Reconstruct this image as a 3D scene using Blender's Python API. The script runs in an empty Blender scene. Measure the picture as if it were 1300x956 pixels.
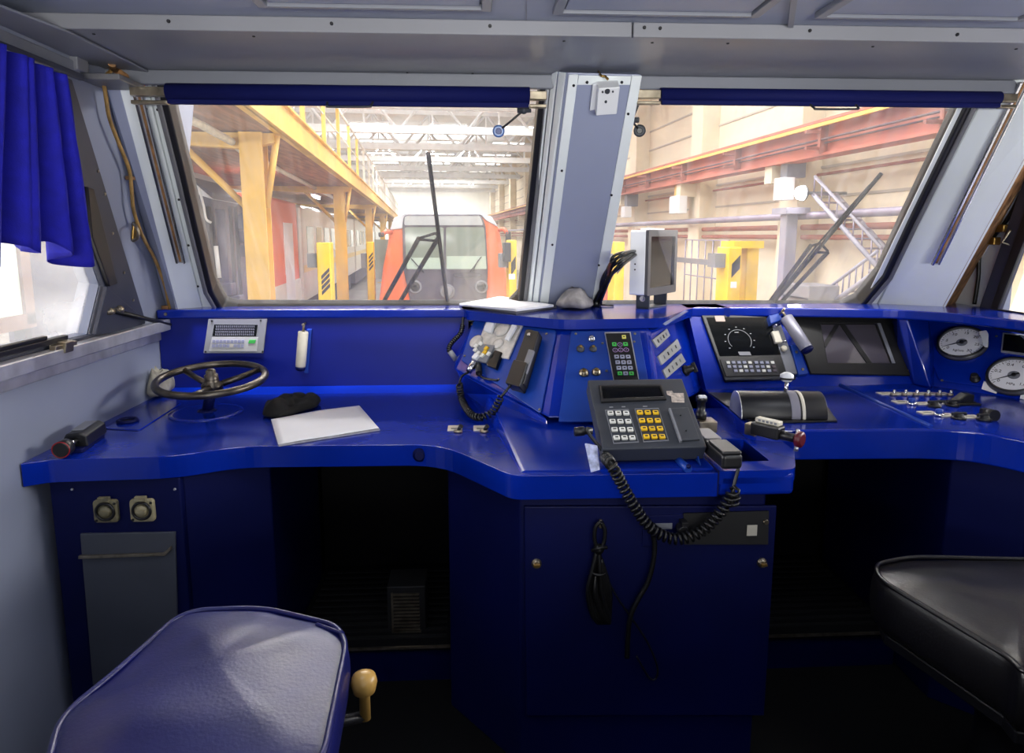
import bpy, bmesh, math, random
from mathutils import Vector as V, Matrix, noise, geometry
random.seed(7)
PI = math.pi
C = bpy.context.scene.collection
# ---------------------------------------------------------------- measuring: sight lines of the photograph met with real planes
F, CX, CY, EZ = 867.0, 650.0, 433.5, 1.40
PITCH, YAW = math.radians(8.85), math.radians(3.0)
EYE = V((0, 0, EZ))
def ray(px, py):
    u = (px-CX)/F; v = (py-CY)/F
    f = math.cos(PITCH)-v*math.sin(PITCH); d = math.sin(PITCH)+v*math.cos(PITCH)
    c, s = math.cos(YAW), math.sin(YAW)
    return V((u*c+f*s, f*c-u*s, -d))
def atZ(px, py, z):
    r = ray(px, py); return EYE+r*((z-EZ)/r.z)
def atY(px, py, y):
    r = ray(px, py); return EYE+r*(y/r.y)
def atX(px, py, x):
    r = ray(px, py); return EYE+r*(x/r.x)
def onP(px, py, p0, n):
    r = ray(px, py); return EYE+r*((p0-EYE).dot(n)/r.dot(n))
WN = V((0, -1, -.672)).normalized()                 # windscreen plane, normal into the cab
def onW(px, py, o=0.0):
    return onP(px, py, V((0, 2.65, 1.13))+WN*o, WN)
LN = V((1, 0, -.16)).normalized()                   # left side wall above the sill
def onL(px, py, o=0.0):
    return onP(px, py, V((-1.175, 0, 1.1))+LN*o, LN)
HA = math.radians(4.79)                              # the hall runs 4.8 degrees off the cab
HM = Matrix.Rotation(HA, 4, 'Z')
def hray(px, py):
    r = ray(px, py); c, s = math.cos(HA), math.sin(HA)
    return V((r.x*c+r.y*s, r.y*c-r.x*s, r.z))
def hX(px, py, x):
    r = hray(px, py); return EYE+r*(x/r.x)
def hY(px, py, y):
    r = hray(px, py); return EYE+r*(y/r.y)
def frame(o, x, n):
    n = V(n).normalized(); x = V(x); x = (x-n*x.dot(n)).normalized(); y = n.cross(x)
    return Matrix((( x.x, y.x, n.x, o[0]), (x.y, y.y, n.y, o[1]), (x.z, y.z, n.z, o[2]), (0, 0, 0, 1)))
class Panel:
    """a flat face seen from the cab: origin p0, p1 to its right, p2 above; local z points out of it"""
    def __init__(s, p0, p1, p2):
        p0, p1, p2 = V(p0), V(p1), V(p2)
        s.n = (p1-p0).cross(p2-p0).normalized(); s.M = frame(p0, p1-p0, s.n); s.I = s.M.inverted(); s.p = p0
    def at(s, px, py, h=0.0):
        return onP(px, py, s.p+s.n*h, s.n)
    def uv(s, px, py, h=0.0):
        q = s.I @ s.at(px, py, h); return (q.x, q.y)
# ---------------------------------------------------------------- meshes
class MB:
    def __init__(s, T=None):
        s.v = []; s.f = []; s.s = []; s.T = T or Matrix.Identity(4)
    def add(s, vs, fs, smooth=False):
        b = len(s.v); s.v += [s.T @ V(p) for p in vs]
        for f in fs: s.f.append([b+i for i in f]); s.s.append(smooth)
        return s
    def hexa(s, p):
        return s.add(p, [(3,2,1,0),(4,5,6,7),(0,1,5,4),(1,2,6,5),(2,3,7,6),(3,0,4,7)])
    def box(s, a, b):
        x0,x1 = sorted((a[0],b[0])); y0,y1 = sorted((a[1],b[1])); z0,z1 = sorted((a[2],b[2]))
        return s.hexa([(x0,y0,z0),(x1,y0,z0),(x1,y1,z0),(x0,y1,z0),(x0,y0,z1),(x1,y0,z1),(x1,y1,z1),(x0,y1,z1)])
    def prism(s, poly, vec, smooth_side=False):
        poly = [V(p) for p in poly]; vec = V(vec); n = len(poly)
        nn = sum(((poly[i]-poly[0]).cross(poly[(i+1)%n]-poly[0]) for i in range(n)), V())
        if nn.dot(vec) < 0: poly.reverse()
        b = len(s.v); s.v += [s.T @ p for p in poly]+[s.T @ (p+vec) for p in poly]
        s.f.append([b+i for i in range(n-1, -1, -1)]); s.f.append([b+n+i for i in range(n)]); s.s += [False, False]
        for i in range(n):
            j = (i+1) % n; s.f.append([b+i, b+j, b+n+j, b+n+i]); s.s.append(smooth_side)
        return s
    def slab(s, poly2, z0, z1):
        return s.prism([(p[0], p[1], z0) for p in poly2], (0, 0, z1-z0))
    def plate(s, loops, z0, z1):
        """outer loop and holes in local xy, thickness z0..z1"""
        loops = [[V((p[0], p[1], 0)) for p in l] for l in loops]
        tri = geometry.tessellate_polygon(loops); flat = [p for l in loops for p in l]; n = len(flat)
        b = len(s.v); s.v += [s.T @ V((p.x,p.y,z0)) for p in flat]+[s.T @ V((p.x,p.y,z1)) for p in flat]
        for t in tri:
            a, c, d = (flat[i] for i in t)
            if (c-a).cross(d-a).z < 0: t = t[::-1]
            s.f.append([b+n+i for i in t]); s.f.append([b+i for i in t[::-1]]); s.s += [False, False]
        o = 0
        for l in loops:
            m = len(l)
            for i in range(m):
                j = (i+1) % m; s.f.append([b+o+i, b+o+j, b+n+o+j, b+n+o+i]); s.s.append(False)
            o += m
        return s
    def tube(s, pts, r, n=8, closed=False, caps=True):
        pts = [V(p) for p in pts]; m = len(pts); rs = r if isinstance(r, (list, tuple)) else [r]*m
        t = [((pts[(i+1) % m]-pts[i-1]) if closed else (pts[min(i+1,m-1)]-pts[max(i-1,0)])).normalized() for i in range(m)]
        u = t[0].orthogonal().normalized(); b = len(s.v)
        for i in range(m):
            u = (u-t[i]*u.dot(t[i]))
            u = u.normalized() if u.length > 1e-6 else t[i].orthogonal().normalized()
            w = t[i].cross(u)
            for k in range(n):
                a = 2*PI*k/n; s.v.append(s.T @ (pts[i]+(u*math.cos(a)+w*math.sin(a))*rs[i]))
        for i in range(m if closed else m-1):
            for k in range(n):
                a, c = b+i*n+k, b+i*n+(k+1) % n; j = (i+1) % m
                s.f.append([a, c, b+j*n+(k+1) % n, b+j*n+k]); s.s.append(True)
        if caps and not closed:
            s.f.append([b+k for k in range(n-1, -1, -1)]); s.f.append([b+(m-1)*n+k for k in range(n)]); s.s += [False, False]
        return s
    def lathe(s, prof, n=24, o=(0,0,0), x=None, axis=(0,0,1)):
        """profile of (radius, height) about an axis through o"""
        ax = V(axis).normalized(); u = ax.orthogonal().normalized(); w = ax.cross(u); o = V(o); b = len(s.v); m = len(prof)
        for r, h in prof:
            for k in range(n):
                a = 2*PI*k/n; s.v.append(s.T @ (o+ax*h+(u*math.cos(a)+w*math.sin(a))*r))
        for i in range(m-1):
            for k in range(n):
                j = (k+1) % n; s.f.append([b+i*n+k, b+i*n+j, b+(i+1)*n+j, b+(i+1)*n+k]); s.s.append(True)
        s.f.append([b+k for k in range(n-1, -1, -1)]); s.f.append([b+(m-1)*n+k for k in range(n)]); s.s += [False, False]
        return s
    def cyl(s, a, b, r, n=16, r2=None):
        return s.tube([a, b], [r, r if r2 is None else r2], n)
    def ball(s, c, r, n=16, sz=1.0):
        k = 8
        return s.lathe([(max(r*math.sin(PI*i/k), 1e-4), -r*sz*math.cos(PI*i/k)) for i in range(k+1)], n, c)
    def torus(s, c, R, r, axis=(0,0,1), n=48, m=10):
        ax = V(axis).normalized(); u = ax.orthogonal().normalized(); w = ax.cross(u); c = V(c)
        return s.tube([c+(u*math.cos(2*PI*i/n)+w*math.sin(2*PI*i/n))*R for i in range(n)], r, m, closed=True)
    def text(s, txt, size, M=None, depth=0.0003):
        cu = bpy.data.curves.new('t', 'FONT'); cu.body = txt; cu.size = size; cu.align_x = 'CENTER'; cu.align_y = 'CENTER'; cu.extrude = depth
        o = bpy.data.objects.new('t', cu); C.objects.link(o)
        dg = bpy.context.evaluated_depsgraph_get(); me = bpy.data.meshes.new_from_object(o.evaluated_get(dg))
        M = M or Matrix.Identity(4)
        s.add([M @ v.co for v in me.vertices], [tuple(p.vertices) for p in me.polygons])
        bpy.data.objects.remove(o); bpy.data.curves.remove(cu); bpy.data.meshes.remove(me)
        return s
WM = {}
def obj(name, mb, m, parent=None, bevel=0.0, seg=2, local=False, subsurf=0, solid=0.0, loc=None):
    """one mesh object; geometry given in world coordinates unless local"""
    me = bpy.data.meshes.new(name); o = bpy.data.objects.new(name, me); C.objects.link(o)
    M = WM[parent.name] if parent else Matrix.Identity(4)
    if loc is not None: M = Matrix.Translation(loc); o.matrix_local = M
    I = M.inverted()
    me.from_pydata([v if local else I @ v for v in mb.v], [], mb.f)
    for p, sm in zip(me.polygons, mb.s): p.use_smooth = sm
    me.materials.append(m); me.update()
    bm = bmesh.new(); bm.from_mesh(me); bmesh.ops.recalc_face_normals(bm, faces=bm.faces); bm.to_mesh(me); bm.free()
    if parent: o.parent = parent
    WM[o.name] = M
    if solid:
        d = o.modifiers.new('solid', 'SOLIDIFY'); d.thickness = solid
    if bevel:
        d = o.modifiers.new('bevel', 'BEVEL'); d.width = bevel; d.segments = seg; d.limit_method = 'ANGLE'; d.angle_limit = math.radians(35)
    if subsurf:
        d = o.modifiers.new('sub', 'SUBSURF'); d.levels = d.render_levels = subsurf
    return o
def tag(o, label, cat, group=None, kind=None):
    o['label'] = label; o['category'] = cat
    if group: o['group'] = group
    if kind: o['kind'] = kind
    return o
def thing(name, label, cat, loc=(0,0,0), group=None, M=None):
    o = bpy.data.objects.new(name, None); C.objects.link(o); o.empty_display_size = .05
    M = M if M is not None else Matrix.Translation(loc)
    o.matrix_local = M; WM[o.name] = M.copy()
    return tag(o, label, cat, group)
def struct(name, mb, m, label=None, bevel=0.0, seg=2):
    o = obj(name, mb, m, None, bevel, seg); o['kind'] = 'structure'
    if label: o['label'] = label
    return o
def dup(root, M, label=None, group=None):
    r = root.copy(); C.objects.link(r); r.matrix_local = M; WM[r.name] = M
    if label: r['label'] = label
    if group: r['group'] = group
    for ch in list(root.children):
        c = ch.copy(); C.objects.link(c); c.parent = r; WM[c.name] = M
        for g in ch.children:
            d = g.copy(); C.objects.link(d); d.parent = c; WM[d.name] = M
    return r
def smooth_path(pts, k=8, closed=False):
    pts = [V(p) for p in pts]; n = len(pts); out = []
    for i in range(n-1):
        p0, p1, p2, p3 = pts[max(i-1,0)], pts[i], pts[i+1], pts[min(i+2,n-1)]
        for j in range(k):
            t = j/k
            out.append(.5*((2*p1)+(p2-p0)*t+(2*p0-5*p1+4*p2-p3)*t*t+(3*p1-p0-3*p2+p3)*t**3))
    return out+[pts[-1]]
def coil(path, R, pitch, per=10):
    """helix that follows a path"""
    L = [0.0]
    for a, b in zip(path, path[1:]): L.append(L[-1]+(b-a).length)
    N = int(L[-1]/pitch*per); out = []; u = (path[1]-path[0]).orthogonal().normalized(); k = 0
    for i in range(N+1):
        d = L[-1]*i/N
        while k < len(path)-2 and L[k+1] < d: k += 1
        a, b = path[k], path[k+1]; t = (b-a).normalized(); p = a+(b-a)*((d-L[k])/max(L[k+1]-L[k], 1e-9))
        u = (u-t*u.dot(t)).normalized(); w = t.cross(u); an = 2*PI*i/per
        out.append(p+(u*math.cos(an)+w*math.sin(an))*R)
    return out
def rrect(x0, y0, x1, y1, r, k=4):
    out = []
    for cx, cy, a0 in ((x1-r,y1-r,0),(x0+r,y1-r,90),(x0+r,y0+r,180),(x1-r,y0+r,270)):
        for i in range(k+1):
            a = math.radians(a0+90*i/k); out.append((cx+r*math.cos(a), cy+r*math.sin(a)))
    return out
def round_poly(P, r, k=4):
    """2-D or 3-D polygon with its corners rounded; r a number or one per corner"""
    P = [V(p) for p in P]; n = len(P); out = []
    for i in range(n):
        rr = r[i] if isinstance(r, (list, tuple)) else r
        a, b, c = P[i-1], P[i], P[(i+1) % n]; d1 = a-b; d2 = c-b
        q = min(rr, d1.length*.45, d2.length*.45); s, e = b+d1.normalized()*q, b+d2.normalized()*q
        if q < 1e-5: out.append(b); continue
        for j in range(k+1):
            t = j/k; out.append(s*(1-t)**2+b*2*t*(1-t)+e*t*t)
    return out
def circ(x, y, r, n=24):
    return [(x+r*math.cos(2*PI*i/n), y+r*math.sin(2*PI*i/n)) for i in range(n)]
# ---------------------------------------------------------------- materials
def lin(c):
    return tuple((x/255/12.92 if x/255 <= .04045 else ((x/255+.055)/1.055)**2.4) for x in c)+(1,)
MATS = {}
def mat(name, col, rough=.5, metal=0.0, var=0.0, vscale=4.0, bump=0.0, bscale=120.0, coat=0.0, emit=0.0, spec=.5, stretch=None, rvar=0.0):
    m = bpy.data.materials.new(name); m.use_nodes = True; nt = m.node_tree; N = nt.nodes; L = nt.links
    b = N['Principled BSDF']; b.inputs['Roughness'].default_value = rough; b.inputs['Metallic'].default_value = metal
    b.inputs['Specular IOR Level'].default_value = spec; b.inputs['Coat Weight'].default_value = coat; b.inputs['Coat Roughness'].default_value = .12
    b.inputs['Base Color'].default_value = lin(col)
    tc = N.new('ShaderNodeTexCoord'); mp = N.new('ShaderNodeMapping'); L.new(tc.outputs['Object'], mp.inputs['Vector'])
    if stretch: mp.inputs['Scale'].default_value = stretch
    nz = N.new('ShaderNodeTexNoise'); nz.inputs['Scale'].default_value = vscale; nz.inputs['Detail'].default_value = 6; L.new(mp.outputs[0], nz.inputs['Vector'])
    if var:
        cr = N.new('ShaderNodeValToRGB'); e = cr.color_ramp.elements
        e[0].position = .3; e[1].position = .7
        e[0].color = lin([max(0, x*(1-var)) for x in col]); e[1].color = lin([min(255, x*(1+var)) for x in col])
        L.new(nz.outputs['Fac'], cr.inputs['Fac']); L.new(cr.outputs['Color'], b.inputs['Base Color'])
    if rvar:
        mr = N.new('ShaderNodeMapRange'); mr.inputs[3].default_value = max(.02, rough-rvar); mr.inputs[4].default_value = rough+rvar
        L.new(nz.outputs['Fac'], mr.inputs[0]); L.new(mr.outputs[0], b.inputs['Roughness'])
    if bump:
        n2 = N.new('ShaderNodeTexNoise'); n2.inputs['Scale'].default_value = bscale; n2.inputs['Detail'].default_value = 3
        bp = N.new('ShaderNodeBump'); bp.inputs['Strength'].default_value = bump; bp.inputs['Distance'].default_value = .004
        L.new(mp.outputs[0], n2.inputs['Vector']); L.new(n2.outputs['Fac'], bp.inputs['Height']); L.new(bp.outputs[0], b.inputs['Normal'])
    if emit:
        b.inputs['Emission Color'].default_value = lin(col); b.inputs['Emission Strength'].default_value = emit
    MATS[name] = m
    return m
blue = mat('blue_paint', (4, 38, 150), .16, var=.10, vscale=3, bump=.035, bscale=60, coat=.2, rvar=.06)
blue_back = mat('blue_back_panel_paint', (4, 24, 118), .45, var=.06, vscale=3, spec=.3)
blue_panel = mat('blue_panel_paint', (14, 58, 150), .42, var=.08, vscale=5, bump=.04, bscale=300)
blue_shaded = mat('blue_paint_shaded', (4, 12, 66), .5, var=.10, vscale=3, spec=.2)  # desk blue darkened to paint in the shade under the desks
grey_wall = mat('grey_blue_wall_paint', (142, 149, 170), .42, var=.04, vscale=2)
pale = mat('pale_blue_pillar_paint', (232, 238, 240), .45, var=.03, vscale=3)
white_lav = mat('lavender_white_pillar_paint', (150, 157, 182), .42, var=.03, vscale=2)
header_m = mat('grey_header_paint', (122, 125, 135), .36, var=.06, vscale=1.5, stretch=(1, 4, 4), rvar=.06)
strip_m = mat('grey_strip_paint', (134, 135, 142), .45, var=.05, vscale=2)
alu = mat('aluminium_sill', (196, 198, 204), .35, .7, var=.10, vscale=14, rvar=.1)
dark_frame = mat('dark_grey_window_frame', (54, 58, 74), .45, var=.06)
gasket = mat('black_rubber_gasket', (22, 22, 26), .42, var=.1)
gasket_g = mat('grey_rubber_gasket', (104, 104, 108), .4, var=.1)
black = mat('black_plastic', (20, 20, 23), .38, var=.08, vscale=20)
wiper_m = mat('matt_wiper_rubber', (10, 10, 12), .9, spec=.05)
black_m = mat('matt_black', (16, 16, 18), .65, var=.1, vscale=20)
rubber = mat('black_cable_rubber', (14, 14, 15), .4)
dgrey = mat('charcoal_case', (52, 56, 64), .5, bump=.12, bscale=900)
mgrey = mat('mid_grey_plastic', (120, 122, 130), .45)
lgrey = mat('light_grey_plate', (150, 152, 150), .45, var=.05)
chrome = mat('chrome', (200, 200, 205), .18, 1.0)
steel = mat('worn_steel', (150, 140, 122), .32, .9, var=.18, vscale=30, rvar=.1)
brass = mat('brass', (160, 128, 70), .35, .9, var=.2, vscale=30)
rust = mat('rusty_edge', (128, 92, 56), .7, var=.3, vscale=30)
white = mat('white_enamel', (226, 228, 232), .35)
offwhite = mat('offwhite_plastic', (206, 200, 184), .45, var=.08, vscale=12)
beige = mat('beige_socket_plastic', (150, 142, 112), .5, var=.15, vscale=30)
paper = mat('paper', (236, 236, 240), .75, var=.02)
paper_g = mat('grey_page_edge', (150, 150, 156), .8, var=.1, vscale=60)
yellow_k = mat('yellow_key', (236, 190, 34), .45, var=.06, vscale=60)
white_k = mat('white_key', (224, 224, 218), .45, var=.05, vscale=60)
grey_k = mat('grey_key', (150, 154, 176), .45)
green_k = mat('green_key', (70, 190, 84), .45)
glass_dark = mat('dark_display_glass', (12, 14, 16), .08)
legend = mat('dark_legend_ink', (40, 36, 34), .7)
white_ink = mat('white_legend_ink', (150, 152, 156), .7)
red = mat('red_plastic', (150, 22, 30), .4)
curtain_m = mat('blue_curtain_cloth', (22, 22, 168), .85, var=.08, vscale=30, bump=.3, bscale=300)
blind_m = mat('navy_blind_cloth', (8, 16, 78), .75, var=.05, spec=.2)
wheel_m = mat('dark_worn_wheel_metal', (92, 86, 78), .34, .85, var=.25, vscale=20, rvar=.1)
leather_b = mat('blue_leather', (12, 17, 80), .36, var=.14, vscale=7, bump=.12, bscale=160, rvar=.1)
leather_k = mat('black_leather', (16, 15, 18), .36, var=.2, vscale=7, bump=.12, bscale=160, rvar=.1)
cloth_k = mat('black_cloth', (12, 12, 13), .95, bump=.3, bscale=200)
cloth_g = mat('grey_cloth', (138, 134, 134), .95, var=.15, vscale=25, bump=.4, bscale=200)
cloth_w = mat('grey_glove_cloth', (142, 138, 126), .95, var=.2, vscale=25, bump=.4, bscale=200)
cord_b = mat('tan_cable', (150, 118, 66), .6, var=.2, vscale=20)
back_m = mat('dark_rear_bulkhead', (52, 54, 60), .7)
floor_m = mat('black_rubber_floor', (12, 12, 13), .8, var=.1, spec=.2)
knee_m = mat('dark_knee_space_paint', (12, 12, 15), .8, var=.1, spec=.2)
clear = mat('clear_tape', (200, 196, 190), .25, var=.1, vscale=40)
# ================================================================= CAMERA
cd = bpy.data.cameras.new('camera'); cam = bpy.data.objects.new('camera', cd); C.objects.link(cam)
cd.sensor_fit = 'HORIZONTAL'; cd.sensor_width = 36; cd.lens = 36*F/1300; cd.shift_y = (433.5-478)/1300; cd.clip_start = .05; cd.clip_end = 300
cam.location = EYE; cam.rotation_euler = (PI/2-PITCH, 0, -YAW); bpy.context.scene.camera = cam
# ================================================================= CAB SHELL
struct('floor', MB().box((-1.25,-1.45,-.05), (1.98,2.75,0)), floor_m)
struct('wall_back', MB().box((-1.25,-1.45,0), (1.98,-1.40,1.95)), back_m)
XR = 1.93
# left wall: lower part upright, upper part leaning in, with the window opening
LM = frame((-1.175,0,1.1), (0,1,0), LN)     # local x = forward, y = up the lean
LI = LM.inverted()
def lu(p): q = LI @ p; return (q.x, q.y)
win3_out = [lu(onL(83,100)), lu(onL(178,405)), lu(onL(178,419)), (1.0, -.02), (.55, -.02), (.55, .72)]
y_glass_top = lu(onL(80,180))[0]
w = lu
win3_in = [(w(onL(104,300))[0]-.17, .70), w(onL(104,300)), w(onL(125,362)), w(onL(110,424)), (w(onL(0,455))[0], .012), (.62, .012), (.62, .70)]
mb = MB(); mb.box((-1.235,-1.4,0), (-1.175,2.72,1.1)); mb.T = LM
mb.plate([[(-1.4,-.005), (2.72,-.005), (2.72,.9), (-1.4,.9)], win3_in], -.06, 0)
wall_left = struct('wall_left', mb, grey_wall)
mb = MB(LM); mb.plate([win3_out, win3_in], .0015, .018)
fr = struct('window_3', mb, dark_frame, bevel=.003)
quarter = MB(LM); quarter.prism([(p[0],p[1],.006) for p in (w(onL(125,362)), w(onL(170,400)), w(onL(172,417)), w(onL(110,424)))], (0,0,.02))
obj('quarter_plate', quarter, dark_frame, fr, bevel=.003)
for px, py in ((125,245),(135,295),(150,345),(162,380),(116,216)):
    q = w(onL(px,py)); obj('frame_screw', MB(LM).lathe([(.005,.018),(.004,.021)], 8, (q[0],q[1],0)), steel, fr)
ch = MB(LM); ch.prism([(p[0],p[1],.018) for p in (w(onL(98,235)), w(onL(106,238)), w(onL(137,358)), w(onL(127,362)), w(onL(104,300)))], (0,0,.012))
obj('glazing_bead', ch, gasket, fr, bevel=.002)
rail = MB(LM); rail.box((.6,.014,.018), (w(onL(70,440))[0],.030,.034)); rail.box((1.5,.030,.018), (1.86,.040,.03))
obj('sliding_rail', rail, gasket, fr, bevel=.002)
catch = MB(LM); q = w(onL(62,438)); catch.box((q[0]-.05,q[1]-.004,.03), (q[0]+.05,q[1]+.012,.048)); catch.box((q[0]-.02,q[1]-.012,.03),(q[0]+.02,q[1]+.018,.056))
obj('catch', catch, steel, fr, bevel=.002)
sill = MB(); sill.box((-1.18,-1.3,1.055), (-1.125,2.56,1.095)); sill.box((-1.18,-1.3,1.015), (-1.165,2.6,1.06))
struct('trim_1', sill, alu, 'aluminium sill cap under the side window', bevel=.004)
# right wall
r1 = MB(); r1.box((XR,-1.4,0), (XR+.06,2.8,1.05)); r1.box((XR,-1.4,1.05), (XR+.06,.6,1.95)); r1.box((XR,.6,1.78), (XR+.06,2.8,1.95)); r1.box((XR,2.44,1.05), (XR+.06,2.8,1.80))
struct('wall_right', r1, grey_wall)
struct('added_bright_sheet', MB().prism([(XR-.004,2.455,1.10),(XR-.004,2.74,1.10),(XR-.004,2.74,1.80),(XR-.004,2.31,1.80)], (.006,0,0)), pale, 'pale sheet added to brighten the end of the right wall')  # lighter sheet laid over the wall in place of missing light
def rx(px,py): p = atX(px,py,XR); return (p.y,p.z)
RM = frame((XR,0,0), (0,-1,0), (-1,0,0))
b0 = rx(1253,385); 
o4 = [(-2.50,1.06), (-.6,1.06), (-.6,1.79), (-2.27,1.79)]
i4 = [(-2.40,1.12), (-.68,1.12), (-.68,1.72), (-2.20,1.72)]
f4 = struct('window_4', MB(RM).plate([o4, i4], 0, .03), dark_frame, bevel=.003)
obj('glazing_bead', MB(RM).plate([[(-2.42,1.10),(-.66,1.10),(-.66,1.74),(-2.22,1.74)], [(-2.375,1.135),(-.7,1.135),(-.7,1.70),(-2.175,1.70)]], .03, .04), gasket, f4, bevel=.002)
# ---- front wall on the windscreen plane
FM = frame((0,2.65,1.13), (1,0,0), WN); FI = FM.inverted()
def wu(px, py, o=0): q = FI @ onW(px,py,o); return (q.x, q.y)
g1 = [wu(206,96), wu(236,220), wu(250,282), wu(270,366), wu(283,388.5), wu(300,393), wu(645,393), wu(660,378), wu(676,220), wu(688.5,96)]
g2 = [wu(770,96), wu(752,380), wu(765,393), wu(1072,393), wu(1092,383), wu(1121,348), wu(1154,277), wu(1242,96)]
ztop = FI @ V((0, 2.65-.672*(1.95-1.13), 1.95)); yt = ztop.y
outer = [(-1.28,-.12), (1.99,-.12), (1.99,yt), (-1.28,yt)]
struct('wall_front', MB(FM).plate([outer, g1, g2], -.05, 0), pale)
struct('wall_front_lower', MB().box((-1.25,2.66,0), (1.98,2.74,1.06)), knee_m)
struct('wall_front_header', MB().box((-1.25,2.03,1.94), (1.98,2.15,2.0)), header_m)
# rubber gaskets and panes
dirt = None
def glass_mat(name, dust, streak, tint=(1,1,1)):
    m = bpy.data.materials.new(name); m.use_nodes = True; nt = m.node_tree; N = nt.nodes; L = nt.links
    for n in list(N): N.remove(n)
    out = N.new('ShaderNodeOutputMaterial'); tr = N.new('ShaderNodeBsdfTransparent'); tr.inputs[0].default_value = tint+(1,)
    gl = N.new('ShaderNodeBsdfGlossy'); gl.inputs['Roughness'].default_value = .03
    tl = N.new('ShaderNodeBsdfTranslucent'); tl.inputs[0].default_value = (.95,.95,.97,1); df = N.new('ShaderNodeBsdfDiffuse'); df.inputs[0].default_value = (.5,.5,.5,1)
    md = N.new('ShaderNodeMixShader'); md.inputs[0].default_value = .15; L.new(tl.outputs[0], md.inputs[1]); L.new(df.outputs[0], md.inputs[2])
    tc = N.new('ShaderNodeTexCoord'); mp = N.new('ShaderNodeMapping'); mp.inputs['Scale'].default_value = (26, 2.2, 2.2); L.new(tc.outputs['Object'], mp.inputs[0])
    nz = N.new('ShaderNodeTexNoise'); nz.inputs['Scale'].default_value = 1.6; nz.inputs['Detail'].default_value = 6; L.new(mp.outputs[0], nz.inputs['Vector'])
    n2 = N.new('ShaderNodeTexNoise'); n2.inputs['Scale'].default_value = 2.4; n2.inputs['Detail'].default_value = 5; L.new(tc.outputs['Object'], n2.inputs['Vector'])
    mu = N.new('ShaderNodeMath'); mu.operation = 'MULTIPLY'; L.new(nz.outputs['Fac'], mu.inputs[0]); L.new(n2.outputs['Fac'], mu.inputs[1])
    mr = N.new('ShaderNodeMapRange'); mr.inputs[1].default_value = .18; mr.inputs[2].default_value = .42; mr.inputs[3].default_value = dust; mr.inputs[4].default_value = streak; L.new(mu.outputs[0], mr.inputs[0])
    m1 = N.new('ShaderNodeMixShader'); m1.inputs[0].default_value = .035; L.new(tr.outputs[0], m1.inputs[1]); L.new(gl.outputs[0], m1.inputs[2])
    m2 = N.new('ShaderNodeMixShader'); L.new(mr.outputs[0], m2.inputs[0]); L.new(m1.outputs[0], m2.inputs[1]); L.new(md.outputs[0], m2.inputs[2]); L.new(m2.outputs[0], out.inputs[0])
    return m
pane_m = glass_mat('dusty_windscreen_glass', .035, .10)
side_glass = glass_mat('dusty_side_glass', .15, .35)
def ring(loop, d0, d1):
    """offset a loop inwards (d<0 outwards) in its plane"""
    def off(l, d):
        n = len(l); out = []; ar = sum(l[i][0]*l[(i+1)%n][1]-l[(i+1)%n][0]*l[i][1] for i in range(n)); sg = 1 if ar > 0 else -1
        for i in range(n):
            a, b, c = V(l[i-1][:2]), V(l[i][:2]), V(l[(i+1)%n][:2]); e1 = (b-a).normalized(); e2 = (c-b).normalized()
            n1 = V((-e1.y,e1.x))*sg; n2 = V((-e2.y,e2.x))*sg; k = (n1+n2); k = k/max(.35, (1+n1.dot(n2))); out.append(tuple(b+k*d))
        return out
    return off(loop, d0), off(loop, d1)
def screen(name, loop, label):
    a, b = ring(loop, -.025, .006)
    f = struct(name, MB(FM).plate([a, b], -.056, .022), gasket, label, bevel=.006, seg=3)
    a2, b2 = ring(loop, -.027, -.012)
    obj('gasket_lip', MB(FM).plate([a2, b2], .018, .030), gasket_g, f, bevel=.004)
    a3, _ = ring(loop, -.01, 0)
    obj('pane', MB(FM).plate([a3], -.030, -.024), pane_m, f)
    return f
screen('window_1', g1, 'windscreen pane in black rubber gasket before the left desk')
screen('window_2', g2, 'windscreen pane in black rubber gasket before the right desk')
obj('pane', MB(LM).plate([win3_in], -.03, -.025), side_glass, fr)
obj('pane', MB(RM).plate([i4], -.03, -.025), side_glass, f4)
# left corner post, slotted strips
post = MB(); a = onL(131,100,.001), onL(216,408,.001), onW(227,402,.012), onW(145,92,.012)
post.prism([onL(131,100,.002), onL(216,408,.002), onW(228,404,.054), onW(146,92,.054)], (LN+WN)*.006)
struct('trim_2', post, white_lav, 'lavender corner strip beside the cable', bevel=.003)
def wstrip(name, pts, th, m, label, o=.001, bevel=.002):
    mb = MB(FM); mb.slab([wu(*p) for p in pts], o, o+th); return struct(name, mb, m, label, bevel)
struct('trim_3', MB().prism([onW(146,92,.050), onW(188,106,.002), onW(258,392,.002), onW(228,404,.050)], WN*.010), pale, 'pale strip between corner and windscreen', bevel=.002)
wstrip('trim_4', [(1232,100),(1256,100),(1108,392),(1092,392)], .006, pale, 'pale flange beside the right windscreen')
struct('trim_5', MB().prism([onW(1258,100,.002), onW(1356,100,.11), onW(1197,390,.11), onW(1110,392,.002)], WN*.012), pale, 'pale corner panel with slot', bevel=.002)
struct('trim_6', MB().prism([onW(1356,100,.118), onW(1197,389,.118), onW(1197,388,-.03)+V((.055,.0,0)), onW(1356,100,-.03)+V((.055,0,0))], (.004,0,0)), rust, 'brownish edge of the right corner panel')
def screws(parent_name, pts, o):
    mb = MB(FM)
    for p in pts:
        q = wu(*p); mb.lathe([(.0045,o),(.0035,o+.003)], 8, (q[0],q[1],0))
    return struct(parent_name, mb, gasket, 'dark screw heads')
screws('trim_7', [(201,138),(228,252),(240,310),(252,362),(1242,145),(1213,203),(1187,255),(1163,305),(1139,348),(1126,375)], .007)
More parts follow.
